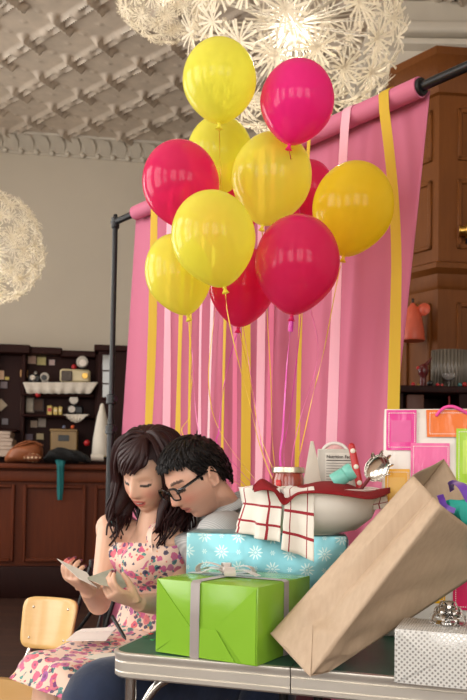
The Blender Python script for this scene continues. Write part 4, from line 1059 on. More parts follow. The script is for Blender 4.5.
# ribbon handles of the bag
purple = mat('purple_ribbon', (108, 62, 168), 0.4, sheen=0.2)
def ribbon(g, pts, w, hint, n=8, th=.0008):
    q = [Vector(x) for x in smooth_path([tuple(p) for p in pts], n)]; L_, R_ = [], []
    for j, p in enumerate(q):
        d = (q[min(j + 1, len(q) - 1)] - q[max(j - 1, 0)]).normalized(); sd = d.cross(Vector(hint)); sd = sd.normalized() if sd.length > 1e-6 else V(1, 0, 0)
        L_.append(p - sd * w); R_.append(p + sd * w)
    g.strip(L_, R_, th)
g = G(); ribbon(g, [W(441, 496, 1.60), W(443, 503, 1.605), W(448, 508, 1.60), W(455, 511, 1.60)], .0055, (0, -1, .2))
ribbon(g, [W(440, 495, 1.595), W(442, 500, 1.60), W(444, 507, 1.60)], .0065, (-.4, -.8, .2)); build(g, 'ribbon_handle', purple, t, angle=60)
g = G(); ribbon(g, [W(449, 488, 1.80), W(455, 483, 1.76), W(462, 486, 1.72), W(470, 500, 1.70), W(474, 512, 1.70)], .010, (0, -1, .3)); build(g, 'ribbon_handle', purple, t, angle=60)
# teal tissue in the bag
tis = mat('teal_tissue', (40, 164, 150), 0.7, var=0.12, scale=30)
g = G(); c = W(474, 519, 1.72); rnd = random.Random(3); rings = []
for j in range(10):
    v = j / 9; ring_ = []
    for k in range(22):
        a = 2 * math.pi * k / 22; r_ = (.015 + .045 * v) * (1 + .3 * math.sin(5 * a + j) * v); ring_.append(c + V(math.cos(a) * r_, math.sin(a) * r_ * .7, -.06 + .09 * v + .012 * math.sin(3 * a + j) * v))
    rings.append(ring_)
g.rings(rings, True, False); tag(build(g, 'tissue_paper', tis, solid=.001), 'crumpled teal tissue paper poking out of the kraft bag', 'tissue paper')

# ------------------------------------------------------------------ big patchwork gift bag at the back of the table
GL = W(385, 410, 2.03); ge = V(0.97, -0.24, 0).normalized(); gn = V(0.24, 0.97, 0).normalized()
gw, gd, gz = 0.46, 0.10, GL.z - TH
g0 = V(GL.x, GL.y, TH + .002)
def gp(x_, z_, o=0.0): return g0 + ge * x_ + V(0, 0, z_) - gn * o
t = thing('patchwork_gift_bag', g0 + ge * gw / 2 + gn * gd / 2 - V(0, 0, .002), 'big white gift bag with pink, orange, green and yellow patches behind the kraft bag', 'gift bag')
gloss_w = mat('glossy_white', (224, 216, 208), 0.25, scale=10); 
g = G()
for a, b, c, d in ((gp(0, 0), gp(gw, 0), gp(gw, gz), gp(0, gz)), (gp(0, 0, -gd), gp(gw, 0, -gd), gp(gw, gz, -gd), gp(0, gz, -gd))):
    g.sheet(quad_panel(a, b, c, d, 12, 16, None, 0.003, 8))
for x_ in (0, gw): g.sheet(quad_panel(gp(x_, 0, -gd), gp(x_, 0), gp(x_, gz), gp(x_, gz, -gd), 8, 16, None, .012 if x_ == 0 else -.012, 9))
g.add([gp(0, 0), gp(gw, 0), gp(gw, 0, -gd), gp(0, 0, -gd)], [[0, 1, 2, 3]])
build(g, 'bag_body', gloss_w, t, solid=.001, angle=30)
pxm = 2.03 / F
def patch(x0, x1, y0, y1, rgb, nm, skew=0, inner=None, lay=0):
    """x, y in photo pixels from the top left corner of the bag, on its front"""
    m = NT(nm); c = lin(rgb); nn = m.noise(m.coord('Object', (1, 1, .4)), 24, 3); m.col(m.mix(nn, tuple(v * .9 for v in c), tuple(min(1, v * 1.12) for v in c))); m.set(Roughness=0.18); m.bump(m.noise(m.coord('Object', (1, 1, .4)), 30, 3), .35, .006)
    k = pxm * 1.03; o = .0045 + .0012 * lay
    def q(x, y): return gp(x * k, gz - y * k, o)
    g = G(); g.prism([q(x0, y1), q(x1 + skew * .2, y1), q(x1 + skew, y0), q(x0 + skew, y0)], -gn * .001); p_ = build(g, 'patch', m.m, t)
    g = G(); st_ = 1.5
    def dash(xa, ya, xb, yb):
        L_ = math.hypot(xb - xa, yb - ya); n_ = max(2, int(L_ / 2.0))
        for i in range(n_):
            f0, f1 = i / n_, (i + .55) / n_
            A, Bq = q(xa + (xb - xa) * f0, ya + (yb - ya) * f0) - gn * .0012, q(xa + (xb - xa) * f1, ya + (yb - ya) * f1) - gn * .0012
            wv = (Bq - A).normalized().cross(gn) * .0009; g.prism([A - wv, Bq - wv, Bq + wv, A + wv], -gn * .0006)
    for a_ in ((x0 + st_ + 1, y0 + 3, x1 - st_, y0 + 3), (x1 - st_, y0 + 3, x1 - st_, y1 - 3), (x0 + st_ + 1, y1 - 3, x1 - st_, y1 - 3), (x0 + st_ + 1, y0 + 3, x0 + st_ + 1, y1 - 3)): dash(*a_)
    build(g, 'stitching', mat('stitch_white', (236, 226, 220), 0.7), p_)
    if inner:
        g = G(); a_, b_, c_, d_ = inner[:4]; g.prism([q(a_, d_) - gn * .001, q(b_, d_) - gn * .001, q(b_, c_) - gn * .001, q(a_, c_) - gn * .001], -gn * .0006); build(g, 'inner_square', mat('inner_' + nm, inner[4], .25), p_)
patch(1.5, 30, 1, 40, (214, 50, 140), 'patch_magenta', inner=(6, 25, 11, 32, (206, 76, 142)))
patch(40, 88, 1, 27, (224, 110, 30), 'patch_orange', skew=-1)
patch(25, 61, 33, 76, (226, 104, 158), 'patch_pink', lay=1)
patch(67, 110, 19, 74, (160, 200, 44), 'patch_green', lay=1, inner=(73, 100, 30, 62, (182, 212, 84)))
patch(0.8, 24, 58, 100, (232, 172, 60), 'patch_yellow', inner=(5, 20, 66, 90, (240, 190, 90)))
patch(30, 60, 84, 130, (240, 170, 40), 'patch_amber')
patch(64, 100, 80, 135, (214, 60, 110), 'patch_rose')
patch(48, 58, 138, 185, (236, 178, 30), 'patch_gold')
patch(65, 100, 140, 190, (220, 40, 96), 'patch_crimson')
cord = mat('pink_cord', (226, 70, 150), 0.5)
g = G(); k = pxm
g.tube([gp(50 * k, gz - 7 * k, .006), gp(54 * k, gz - 2 * k, .012), gp(60 * k, gz + 1.5 * k, .014), gp(68 * k, gz + 1 * k, .012), gp(80 * k, gz - 5 * k, .006)], .0042, 8, smooth=6); build(g, 'cord_handle', cord, t)
# white pieces between the patches: stitched seam
g = G()
for i in range(22):
    A = gp(33 * k, gz - (2 + i * 3.4) * k, .0046); g.prism([A, A + ge * .0014, A + ge * .0014 + V(0, 0, .004), A + V(0, 0, .004)], -gn * .0006)
build(g, 'seam_stitching', mat('stitch_grey', (200, 190, 186), .7), t)

# ------------------------------------------------------------------ bowl on the blue gift, full of kitchen things
BZ = TH + .001 + BH
bcx = W(309, 535, 2.045); bo = V(bcx.x, bcx.y, BZ + .001)
ceramic = mat('white_enamel_bowl', (240, 236, 228), 0.3, var=0.02, scale=8)
Rb = 70.5 * 2.045 / F; Hb = W(309, 490, 2.045).z - BZ
g = G(); g.lathe(bo, [(0, 0), (.075, 0), (.078, .004), (.118, .012), (.156, .042), (Rb * .965, Hb * .72), (Rb, Hb), (Rb + .003, Hb + .003), (Rb - .003, Hb + .004), (Rb * .93, Hb * .75), (.145, .05), (.11, .020), (0, .008)], 56)
o = build(g, 'mixing_bowl', ceramic); tag(o, 'large off-white mixing bowl standing on the blue gift', 'bowl')
def rim(a, dr=0.0, dz=0.0): return bo + V(math.cos(a) * (Rb + dr), math.sin(a) * (Rb + dr), Hb + dz)
# white tea towel with red lines, draped over the left rim
tw = NT('tea_towel'); sp = tw.new('ShaderNodeSeparateXYZ'); tw.link(tw.coord('UV'), sp.inputs[0])
def line(c, at): return tw.math('LESS_THAN', tw.math('ABSOLUTE', tw.math('SUBTRACT', c, at)), 0.016)
ln = None
for ax_, ats in ((0, (0.20, 0.78)), (1, (0.55, 0.80))):
    for at in ats:
        l_ = line(sp.outputs[ax_], at); ln = l_ if ln is None else tw.math('MAXIMUM', ln, l_)
tw.col(tw.mix(ln, lin((226, 220, 210)), lin((150, 30, 44)))); tw.set(Roughness=0.9); tw.b.inputs['Sheen Weight'].default_value = .2; tw.bump(tw.noise(tw.coord(), 300, 2), .2, .001); tw = tw.m
def towel(a0, a1, drop, flare, name, label, seed, inner=.06, nfold=3):
    g = G(); grid = []; uvs = {}; nu, nv = 36, 26; rnd = random.Random(seed); ph = rnd.uniform(0, 6)
    for j in range(nv + 1):
        v = j / nv; row = []
        for i in range(nu + 1):
            u = i / nu; a = a0 + (a1 - a0) * u; fo = math.sin(u * math.pi * 2 * nfold + ph)
            if v < .3:
                f = v / .3; p = bo + V(math.cos(a), math.sin(a), 0) * (Rb - inner * (1 - f)) + V(0, 0, Hb + .003 + .004 * math.sin(f * math.pi) + .002 * fo)
            else:
                f = (v - .3) / .7; dz = f * (drop[0] * (1 - u) + drop[1] * u)
                zz = Hb + .003 - dz; ra = max(0, zz) / Hb; rb_ = .078 + (Rb - .078) * min(1, ra) ** .55
                out = .008 + flare * f + .014 * (fo + 1) * f
                p = bo + V(math.cos(a), math.sin(a), 0) * (max(rb_, Rb * .9 if zz > 0.02 else Rb * .88) + out) + V(0, 0, zz)
            row.append(p); uvs[(j * (nu + 1) + i)] = (u, v)
        grid.append(row)
    g.sheet(grid)
    o = build(g, name, tw, solid=.002, angle=80)
    lay = o.data.uv_layers.new(name='UVMap')
    for p in o.data.polygons:
        for li in p.loop_indices: lay.data[li].uv = uvs[o.data.loops[li].vertex_index]
    tag(o, label, 'tea towel')
towel(R(198), R(243), (.105, .125), .012, 'tea_towel', 'white tea towel with thin red lines spread over the far left of the bowl', 2, nfold=2)
towel(R(246), R(268), (.14, .165), .006, 'tea_towel', 'white tea towel with red checks hanging down the front of the bowl', 4, nfold=1)
towel(R(328), R(352), (.05, .03), .004, 'tea_towel', 'white towel corner showing at the right rim of the bowl', 6, nfold=1)
# red napkin across the bowl
rc = mat('red_napkin', (128, 4, 16), 0.9, var=0.1, scale=30, bump=.1, bscale=200)
g = G(); rows = []; top_px = [(253, 488), (262, 480), (275, 487), (290, 488), (303, 487), (318, 482), (335, 482), (350, 485), (366, 491), (390, 491.5)]
bot_px = [(254, 492), (263, 490), (274, 492), (284, 505), (297, 495), (312, 493), (330, 494), (347, 496), (372, 499), (390, 493)]
dt = [1.90, 1.92, 1.95, 1.96, 1.97, 1.98, 1.99, 2.0, 2.0, 1.98]; db = [1.885, 1.875, 1.86, 1.853, 1.85, 1.845, 1.845, 1.845, 1.86, 1.975]
T_ = smooth_path([tuple(W(*p, y)) for p, y in zip(top_px, dt)], 5); B_ = smooth_path([tuple(W(*p, y)) for p, y in zip(bot_px, db)], 5)
for k in range(9):
    f = k / 8; rows.append([Vector(a) * (1 - f) + Vector(b) * f + V(0, -.004 * math.sin(f * math.pi * 2 + i * .3), .010 * math.sin(f * math.pi) + .002 * math.sin(i * .45) * math.sin(f * math.pi)) for i, (a, b) in enumerate(zip(T_, B_))])
back = [Vector(a) + V(0, .10 * (1 - i / len(T_)), -.02 * (1 - i / len(T_))) for i, a in enumerate(T_)]
g.sheet([back] + rows); tag(build(g, 'napkin', rc, solid=.002, angle=80), 'deep red cloth napkin spread across the top of the bowl', 'napkin')
# jar of salsa
c = W(288, 489, 1.99); s = 1.99 / F; zt = W(288, 467, 1.99).z
jb = V(c.x, c.y, zt - 52 * s)
t = thing('glass_jar', jb, 'glass jar of red sauce with a metal lid in the bowl', 'jar')
sauce = mat('red_sauce', (138, 46, 24), 0.25, var=0.3, scale=60, coat=.5)
g = G(); g.lathe(jb, [(0, 0), (13 * s, 0), (15.5 * s, 3 * s), (16 * s, 20 * s), (16 * s, 40 * s), (14.5 * s, 44 * s), (14 * s, 47 * s), (0, 47 * s)], 32); build(g, 'jar_body', sauce, t)
lidm = mat('tin_lid', (190, 178, 158), 0.3, 0.85)
g = G(); g.lathe(jb, [(0, 46 * s), (15.6 * s, 46 * s), (16.4 * s, 46.5 * s), (16.4 * s, 49 * s), (16 * s, 51.5 * s), (14.5 * s, 52 * s), (14 * s, 51.4 * s), (0, 51.4 * s)], 36); build(g, 'lid', lidm, t)
lab = mat('jar_label', (220, 206, 190), 0.6); g = G(); rr_ = 16.3 * s
rows = [[jb + V(math.cos(a) * rr_, math.sin(a) * rr_, z * s) for a in [R(215 + 110 * k / 16) for k in range(17)]] for z in (22, 33)]
g.sheet(rows); lb = build(g, 'paper_label', lab, t, solid=.0008)
g = G(); rows = [[jb + V(math.cos(a) * (rr_ + .0012), math.sin(a) * (rr_ + .0012), z * s) for a in [R(220 + 22 * k / 4) for k in range(5)]] for z in (30, 39)]
g.sheet(rows); build(g, 'red_print', mat('label_red', (190, 40, 40), .5), lb, solid=.0006)
# white folded card standing like a narrow spire
g = G(); a = W(303, 484, 1.985); b = W(320, 483, 2.0); tpt = W(312, 441, 2.0)
g.prism([a, b, W(316, 458, 2.0), tpt, tpt + V(-.004, 0, -.001)], V(0.004, .006, 0)); g.prism([a, tpt, a + V(.012, .05, 0)], V(.001, .001, 0)); tag(build(g, 'folded_card', wpap), 'white pointed folded card standing up behind the jar', 'card')
# white box with nutrition panel
a = W(317, 498, 2.06); b = W(356, 498, 2.05); ee = (b - a); ee.z = 0; wbx = ee.length; ee.normalize(); en = V(-ee.y, ee.x, 0); zt = W(335, 449, 2.055).z
c = (a + b) / 2
t = thing('food_carton', V(c.x, c.y, a.z), 'white food carton with printed nutrition panel standing in the bowl', 'carton')
g = G(); g.box(V(c.x, c.y, a.z) + en * .03, ee, en, wbx, .055, zt - a.z, .002, 1); build(g, 'carton', mat('grey_white_card', (190, 184, 174), .55), t)
g = G(); pz0 = W(340, 484, 2.05).z; g.box(V(c.x, c.y, pz0) + ee * .006 + en * .0022, ee, en, wbx * .72, .002, zt - pz0 - .01, 0); pnl = build(g, 'printed_panel', mat('panel_cream', (206, 200, 190), .6), t)
ink = mat('ink', (74, 66, 62), .7)
def text(s_, at, size, e_, n_, m, parent, name='printed_text', bold=0.0):
    cu = bpy.data.curves.new('t', 'FONT'); cu.body = s_; cu.size = size; cu.extrude = .0003; cu.offset = bold
    ob = bpy.data.objects.new('t', cu); COL.objects.link(ob)
    me = bpy.data.meshes.new_from_object(ob.evaluated_get(bpy.context.evaluated_depsgraph_get())); bpy.data.objects.remove(ob)
    org = wloc(parent); u = V(0, 0, 1)
    for v in me.vertices: v.co = at + e_ * v.co.x + u * v.co.y + n_ * v.co.z - org
    me.materials.clear(); me.materials.append(m); me.name = name
    o = bpy.data.objects.new(name, me); COL.objects.link(o); o.parent = parent; return o
lft_ = V(c.x, c.y, 0) + ee * (.006 - wbx * .33) + en * .0006
text('Nutrition Facts', V(lft_.x, lft_.y, zt - .0235), .0112, ee, -en, ink, pnl, bold=.0003)
g = G()
for i, wd2 in enumerate((.66, .66, .45, .66, .52, .6, .4, .66)):
    z_ = zt - .030 - i * .0068; hl = .0022 if i == 0 else .0011
    g.box(V(lft_.x, lft_.y, z_) + ee * wbx * wd2 / 2, ee, en, wbx * wd2, .0012, hl)
build(g, 'printed_line', ink, pnl)
# round white lid behind the carton
c = W(335, 452, 2.12); s = 2.12 / F
t = thing('sieve', c, 'white rimmed round kitchen sieve standing behind the carton', 'sieve')
g = G(); g.tube([c + V(math.cos(R(a)) * 13 * s, 0.004 * math.sin(R(a)), math.sin(R(a)) * 11 * s - 2 * s) for a in range(0, 361, 12)], .0042, 10); build(g, 'rim', mat('white_plastic', (216, 210, 204), .35), t)
g = G(); g.ball(c + V(0, .012, -2 * s), (12.5 * s, .02, 10.5 * s), 24); build(g, 'mesh_dome', mat('pink_mesh', (206, 160, 160), .5, var=.2, scale=150), t)
# teal pepper mill / spool
aq = mat('aqua_plastic', (112, 186, 172), 0.35)
A = W(333, 482, 1.93); Bq = W(353, 470, 1.925); ax = (Bq - A).normalized(); s = 1.93 / F
t = thing('aqua_grinder', A, 'pale aqua plastic cylinder lying on the red napkin', 'grinder')
g = G(); L_ = (Bq - A).length; g.lathe(A, [(0, 0), (7.6 * s, 0), (8.2 * s, 1 * s), (8.2 * s, L_ * .55), (7.8 * s, L_ * .6), (0, L_ * .6)], 24, ax); build(g, 'barrel', aq, t)
g = G(); g.lathe(A, [(0, L_ * .6), (7.2 * s, L_ * .6), (8.4 * s, L_ * .66), (8.8 * s, L_ * .9), (8 * s, L_ * .99), (0, L_)], 24, ax); build(g, 'cap', aq, t)
# red handle with white dots
A = W(360, 488, 1.97); Bq = W(351.5, 446, 1.99); s = 1.97 / F
t = thing('red_spatula', A, 'red handle with white dots standing upright in the bowl', 'utensil')
g = G(); g.tube([A, A.lerp(Bq, .5), Bq], [3.6 * s, 3.8 * s, 3.4 * s], 14, .7, hint=(0, 1, 0), smooth=6); g.ball(Bq, (3.4 * s, .006, 3 * s), 12); build(g, 'handle', red, t)
for f in (.12, .5, .88): g = G(); p = A.lerp(Bq, f) - V(0, .006, 0); g.ball(p, (2.6 * s, .004, 2.6 * s), 12); build(g, 'white_dot', wpap, t)
# chrome spaghetti server
C = W(377, 468, 1.96); s = 1.96 / F
t = thing('pasta_server', C, 'shiny steel toothed pasta server sticking out at the right of the bowl', 'utensil')
dv = (W(377, 468, 1.96) - W(362, 488, 1.965)).normalized(); sd = V(dv.z, 0, -dv.x); nn_ = V(0, -1, .25).normalized()
rings = []
for j in range(9):
    a = math.pi / 2 * j / 8; r_ = math.cos(a)
    rings.append([C + (dv * math.cos(q) * 14.5 + sd * math.sin(q) * 11.5) * s * r_ - nn_ * 7 * s * math.sin(a) for q in [2 * math.pi * k / 28 for k in range(28)]])
g = G(); g.rings(rings, False, True); build(g, 'bowl', chrome, t, solid=.0012)
for a in (-62, -25, 12, 50, 88, 125):
    q = R(a); b = C + (dv * math.cos(q) * 14.2 + sd * math.sin(q) * 11.3) * s; o_ = (dv * math.cos(q) + sd * math.sin(q))
    g = G(); g.tube([b - nn_ * .002, b + o_ * 1.5 * s + nn_ * 2 * s, b + o_ * 2.6 * s + nn_ * 5 * s], [2.2 * s, 2 * s, 1.2 * s], 8, .6, smooth=3); build(g, 'tooth', chrome, t)
g = G(); g.tube([C - dv * 12 * s, W(362, 488, 1.965), W(352, 502, 1.97)], [.005, .0042, .0045], 10, smooth=4); build(g, 'handle', mat('dark_red_handle', (110, 20, 26), .4), t)
# ------------------------------------------------------------------ people
def skin_mat(name):
    t = NT(name); a = t.new('ShaderNodeAttribute'); a.attribute_name = 'tint'
    n = t.noise(t.coord(), 60, 2); t.col(t.mix(0.12, a.outputs['Color'], t.mix(n, (0.7, 0.7, 0.7), (1.2, 1.2, 1.2)), 'MULTIPLY'))
    t.set(Roughness=0.45); t.b.inputs['Subsurface Weight'].default_value = 0.12; t.b.inputs['Subsurface Radius'].default_value = (0.012, 0.005, 0.003); t.b.inputs['Subsurface Scale'].default_value = 0.6
    return t.m
def head_mesh(g, M, male):
    """skull, face, nose, lips and lids; face looks along local -Y; M is the 4x4 to the world"""
    nth, nph = 110, 84; rings = []
    def gs(v, c, s): return math.exp(-((v - c) / s) ** 2)
    for i in range(nph + 1):
        ph = math.pi * (0.003 + .994 * i / nph); dz = -math.cos(ph); ring = []
        for k in range(nth):
            th = 2 * math.pi * k / nth; dx, dy = math.sin(ph) * math.cos(th), math.sin(ph) * math.sin(th)
            t = max(0, -dz)
            x = dx * .073 * (1 - (.30 if male else .36) * t ** 1.7); z = dz * .114
            if dy < 0: y = dy * .090 * (1 + .10 * t)
            else: y = dy * .100 * (1 - .50 * t)
            if dz > 0.3: x *= 1 - .05 * (dz - .3)
            if dy < 0.15:
                fr = min(1, max(0, (.15 - dy) / .4)); o = 0.0; ax = abs(x)
                nz = min(1, max(0, (.022 - z) / .050))                       # nose ridge grows downwards
                cut = 1 / (1 + math.exp(-(z + .036) / .0022))
                o += (.004 + .019 * nz ** 1.2) * gs(x, 0, .0075 + .0055 * nz) * cut * (1 if z < .022 else gs(z, .022, .012))
                o += .005 * gs(ax, .013, .006) * gs(z, -.029, .007)           # wings
                o -= .010 * gs(ax, .031, .017) * gs(z, .010, .013)            # sockets
                o += .0065 * gs(ax, .032, .0115) * gs(z, .004, .008)          # lids
                o += (.0045 if male else .002) * gs(ax, .028, .02) * gs(z, .027, .008)
                o += .004 * gs(ax, .042, .018) * gs(z, -.024, .02)            # cheeks
                zl = z - 9 * ax * ax if ax < .03 else z - .0081
                o += .0060 * gs(ax, 0, .020) * gs(zl, -.0540, .0046) + .0060 * gs(ax, 0, .017) * gs(zl, -.0680, .0054)
                o -= .0060 * gs(ax, 0, .020) * gs(zl, -.0605, .0030)
                o -= .005 * gs(ax, 0, .02) * gs(z, -.079, .006)
                o += (.011 if male else .008) * gs(ax, 0, .022) * gs(z, -.098, .014)
                y -= o * fr
            ring.append(M @ V(x, y, z))
        rings.append(ring)
    g.rings(rings)
    for sx in (-1, 1):                                                        # ears
        E = M @ Matrix.Translation((sx * .074, .012, -.006)) @ Matrix.Rotation(sx * R(20), 4, 'Z') @ Matrix.Rotation(R(-8), 4, 'X')
        g.ball(E @ V(0, 0, 0), (.007, .017, .030), 14, M=E.to_3x3())
        g.tube([E @ V(sx * .006, math.cos(a) * .015 + .001, math.sin(a) * .027) for a in [R(x) for x in range(-100, 200, 20)]], .0042, 8)
        g.ball(E @ V(0, -.003, -.026), (.006, .008, .008), 10, M=E.to_3x3())
def limb(g, pts, rad, n=16): g.tube([Vector(p) for p in pts], rad, n, smooth=6)
def hand(g, wrist, d, nrm, side, curls, thumb=(.7, .65, .35), k=1.0, spread=.06):
    d = d.normalized(); nrm = (nrm - d * nrm.dot(d)).normalized(); lat = d.cross(nrm).normalized()
    k *= .95
    g.loft([(wrist - d * .015, lat * .023 * k, nrm * .017 * k), (wrist + d * .012 * k, lat * .026 * k, nrm * .016 * k), (wrist + d * .045 * k, lat * .037 * k, nrm * .0145 * k), (wrist + d * .078 * k, lat * .039 * k, nrm * .012 * k), (wrist + d * .090 * k, lat * .036 * k, nrm * .009 * k)], 18, 3)
    tips = []
    for i, (off, ln) in enumerate(((.029, .066), (.010, .076), (-.010, .071), (-.028, .056))):
        off *= side
        p = wrist + d * .078 * k + lat * off * k; a = 0; pts = [p - d * .02 * k, p]; rad = [.0095 * k, .0092 * k]
        dd = (d + lat * side * (1.5 - i) * spread).normalized()
        for seg, c in zip((.45, .31, .24), curls[i]):
            a += R(c); q = dd * math.cos(a) + nrm * math.sin(a); p = p + q * ln * seg * k; pts.append(p); rad.append((.0082, .0074, .0056)[len(rad) - 2] * k)
        g.tube(pts, rad, 10, smooth=4); g.ball(p, .0058 * k, 8); tips.append(p)
    b = wrist + d * .022 * k + lat * side * .022 * k; v = (d * thumb[0] + lat * side * thumb[1] + nrm * thumb[2]).normalized(); v2 = (d * .9 + lat * side * .05 + nrm * thumb[2]).normalized()
    pts = [b - v * .01, b + v * .028 * k, b + v * .044 * k + v2 * .012 * k, b + v * .046 * k + v2 * .036 * k]
    g.tube(pts, [.014 * k, .0115 * k, .0098 * k, .0072 * k], 10, smooth=4); g.ball(pts[-1], .0072 * k, 8)
    return tips
def finish_body(g, name, parent, m, voxel, tint, smooth=4):
    me = g.mesh(name, V(0, 0, 0)); ob = bpy.data.objects.new('tmp', me); COL.objects.link(ob)
    md = ob.modifiers.new('r', 'REMESH'); md.mode = 'VOXEL'; md.voxel_size = voxel; md.use_smooth_shade = True
    sm = ob.modifiers.new('s', 'SMOOTH'); sm.factor = 0.5; sm.iterations = smooth
    dg = bpy.context.evaluated_depsgraph_get(); dg.update()
    m2 = bpy.data.meshes.new_from_object(ob.evaluated_get(dg)); bpy.data.objects.remove(ob)
    n = len(m2.vertices); co = np.empty(n * 3, 'f'); m2.vertices.foreach_get('co', co); co = co.reshape(-1, 3)
    rgba = np.ones((n, 4), 'f'); rgba[:, :3] = tint(co)
    at = m2.color_attributes.new('tint', 'FLOAT_COLOR', 'POINT'); at.data.foreach_set('color', rgba.reshape(-1))
    org = wloc(parent); m2.vertices.foreach_set('co', (co - np.array(org)).reshape(-1).astype('f'))
    m2.materials.clear(); m2.materials.append(m); m2.name = name; m2.shade_smooth(); m2.update()
    o = bpy.data.objects.new(name, m2); COL.objects.link(o); o.parent = parent; return o
def face_tint(co, M, skin, lip, brow, male):
    Mi = np.array(M.inverted()); q = co @ Mi[:3, :3].T + Mi[:3, 3]
    x, y, z = q[:, 0], q[:, 1], q[:, 2]; ax = np.abs(x)
    c = np.tile(np.array(skin), (len(co), 1))
    near = (np.abs(z) < .13) & (ax < .1) & (y < 0)
    def blend(w, col): 
        w = np.clip(w, 0, 1)[:, None]; c[:] = c * (1 - w) + np.array(col) * w
    blend(near * .45 * np.exp(-((ax - .042) / .02) ** 2 - ((z + .028) / .02) ** 2), lin((214, 120, 104)))
    blend(near * .35 * np.exp(-(x / .012) ** 2 - ((z + .026) / .012) ** 2), lin((214, 124, 104)))
    zs = z - 9 * np.minimum(ax, .03) ** 2
    lw = near * (y < -.055) * ((ax / .0235) ** 2 + ((zs + .0610) / .0120) ** 2 < 1)
    blend(lw * .85, lip)
    if male: blend(near * (y < -.055) * ((ax / .0215) ** 2 + ((zs + .0605) / .0018) ** 2 < 1) * .7, lin((90, 34, 36)))
    else:
        blend(near * (y < -.05) * ((ax / .0200) ** 2 + ((zs + .0600) / .0042) ** 2 < 1) * .9, lin((110, 34, 40)))
        blend(near * (y < -.05) * ((ax / .0150) ** 2 + ((zs + .0588) / .0026) ** 2 < 1) * .9, lin((226, 214, 206)))
    if male: blend(near * .16 * np.clip((-.038 - z) / .02, 0, 1), lin((120, 92, 82)))
    bz = .026 + .004 * np.cos((ax - .03) / .016); blend((1.0 if male else 0.0) * near * (y < -.045) * (ax > .013) * (ax < .05) * (np.abs(z - bz) < (.0042 if male else .003)) * .85, brow)
    ez = .0015 - 9.0 * (ax - .032) ** 2 * -1.0
    blend(near * (y < -.04) * (ax > .018) * (ax < .047) * (np.abs(z - (.0005 + 5.0 * (ax - .032) ** 2)) < .0036) * .97, lin((18, 10, 10)))
    blend(near * (y < -.04) * (ax > .016) * (ax < .05) * (np.abs(z - .0105) < .006) * .25, lin((120, 74, 66)))
    return c, q
skin = skin_mat('skin')
def Rm(c, yaw, pitch, roll, s=1.0): return Matrix.Translation(c) @ Matrix.Rotation(R(yaw), 4, 'Z') @ Matrix.Rotation(R(pitch), 4, 'X') @ Matrix.Rotation(R(roll), 4, 'Y') @ Matrix.Scale(s, 4)
UP = V(0, 0, 1)

# ---------- the woman
WF = V(-.75, -.66, 0).normalized(); WR = V(WF.y, -WF.x, 0)
HC = W(150.5, 474, 2.40); WM = Rm(HC, -30, 24, 7, 1.0)
NBw = W(153, 530, 2.44); SRw = W(113, 525, 2.50); SLw = W(171, 537, 2.38)
PV, WA, RI, CH = V(-.17, 2.55, .575), V(-.215, 2.52, .75), V(-.24, 2.48, .835), V(-.252, 2.44, .895)
KC = V(-.435, 2.17, .572); KR, KL = KC + WR * .055, KC - WR * .085
ERw = W(100, 602, 2.34); WRw = W(88, 590, 2.14); ELw = W(183, 604, 2.36); WLw = W(138, 603, 2.06)
g = G(); head_mesh(g, WM, False)
g.loft([(WM @ V(0, .025, -.03), WR * .050, WF * .055), (WM @ V(0, .030, -.085), WR * .046, WF * .048), (NBw + UP * .02, WR * .050, WF * .048), (NBw - UP * .02 + (RI - NBw) * .05, WR * .075, WF * .055)], 20, 4)
torso_w = [(PV - UP * .07, WR * .14, WF * .10), (PV, WR * .17, WF * .115), ((PV + WA) / 2, WR * .15, WF * .105), (WA, WR * .118, WF * .088), (RI, WR * .130, WF * .098), (CH, WR * .142, WF * .100), (NBw - UP * .07 + WF * .005, WR * .135, WF * .078), (NBw - UP * .02, WR * .095, WF * .055), (NBw + UP * .01, WR * .05, WF * .045)]
g.loft(torso_w, 28, 5)
for sd_ in (-1, 1): g.ball(CH + WR * sd_ * .060 + WF * .060 - UP * .005, (.056, .050, .054), 16)
limb(g, [NBw - UP * .03 + WR * .05, SRw - UP * .012, SRw.lerp(ERw, .12) , SRw.lerp(ERw, .5), ERw, ERw.lerp(WRw, .35), WRw], [.045, .048, .046, .038, .031, .034, .0225])
limb(g, [NBw - UP * .03 - WR * .05, SLw - UP * .012, SLw.lerp(ELw, .12), SLw.lerp(ELw, .5), ELw, ELw.lerp(WLw, .35), WLw], [.045, .048, .046, .038, .031, .035, .0225])
dR = (W(66, 574, 2.07) - WRw); tipsR = hand(g, WRw, dR, V(.35, .35, .87), 1, [(35, 45, 35), (38, 48, 35), (42, 50, 35), (48, 52, 35)], (.75, .35, .60), .92)
dL = (W(100, 588, 2.005) - WLw); tipsL = hand(g, WLw, dL, V(.05, .55, .83), -1, [(30, 40, 30), (34, 44, 30), (38, 46, 30), (42, 48, 30)], (.75, .35, .60), .92)
for K_, sg in ((KR, 1), (KL, -1)):
    hip = PV + WR * .085 * sg - UP * .005; ank = V(K_.x + .03, K_.y + .03, .09) + WF * .02
    limb(g, [hip, hip.lerp(K_, .5), K_, K_ - UP * .10 - WF * .01, K_.lerp(ank, .45) - WF * .018, ank], [.088, .078, .058, .054, .053, .036])
    g.loft([(ank - WF * .03 - UP * .03, WR * .028, UP * .03), (ank + WF * .03 - UP * .04, WR * .034, UP * .03), (ank + WF * .12 - UP * .065, WR * .038, UP * .018), (ank + WF * .17 - UP * .07, WR * .026, UP * .012)], 14, 4)
wsk = lin((218, 172, 146))
def tint_w(co):
    c, q = face_tint(co, WM, wsk, lin((196, 84, 84)), lin((60, 34, 32)), False)
    for tp_ in tipsR + tipsL:
        w = (np.linalg.norm(co - np.array(tp_), axis=1) < .0085)[:, None]; c[:] = np.where(w, np.array(lin((110, 40, 70))), c)
    return c
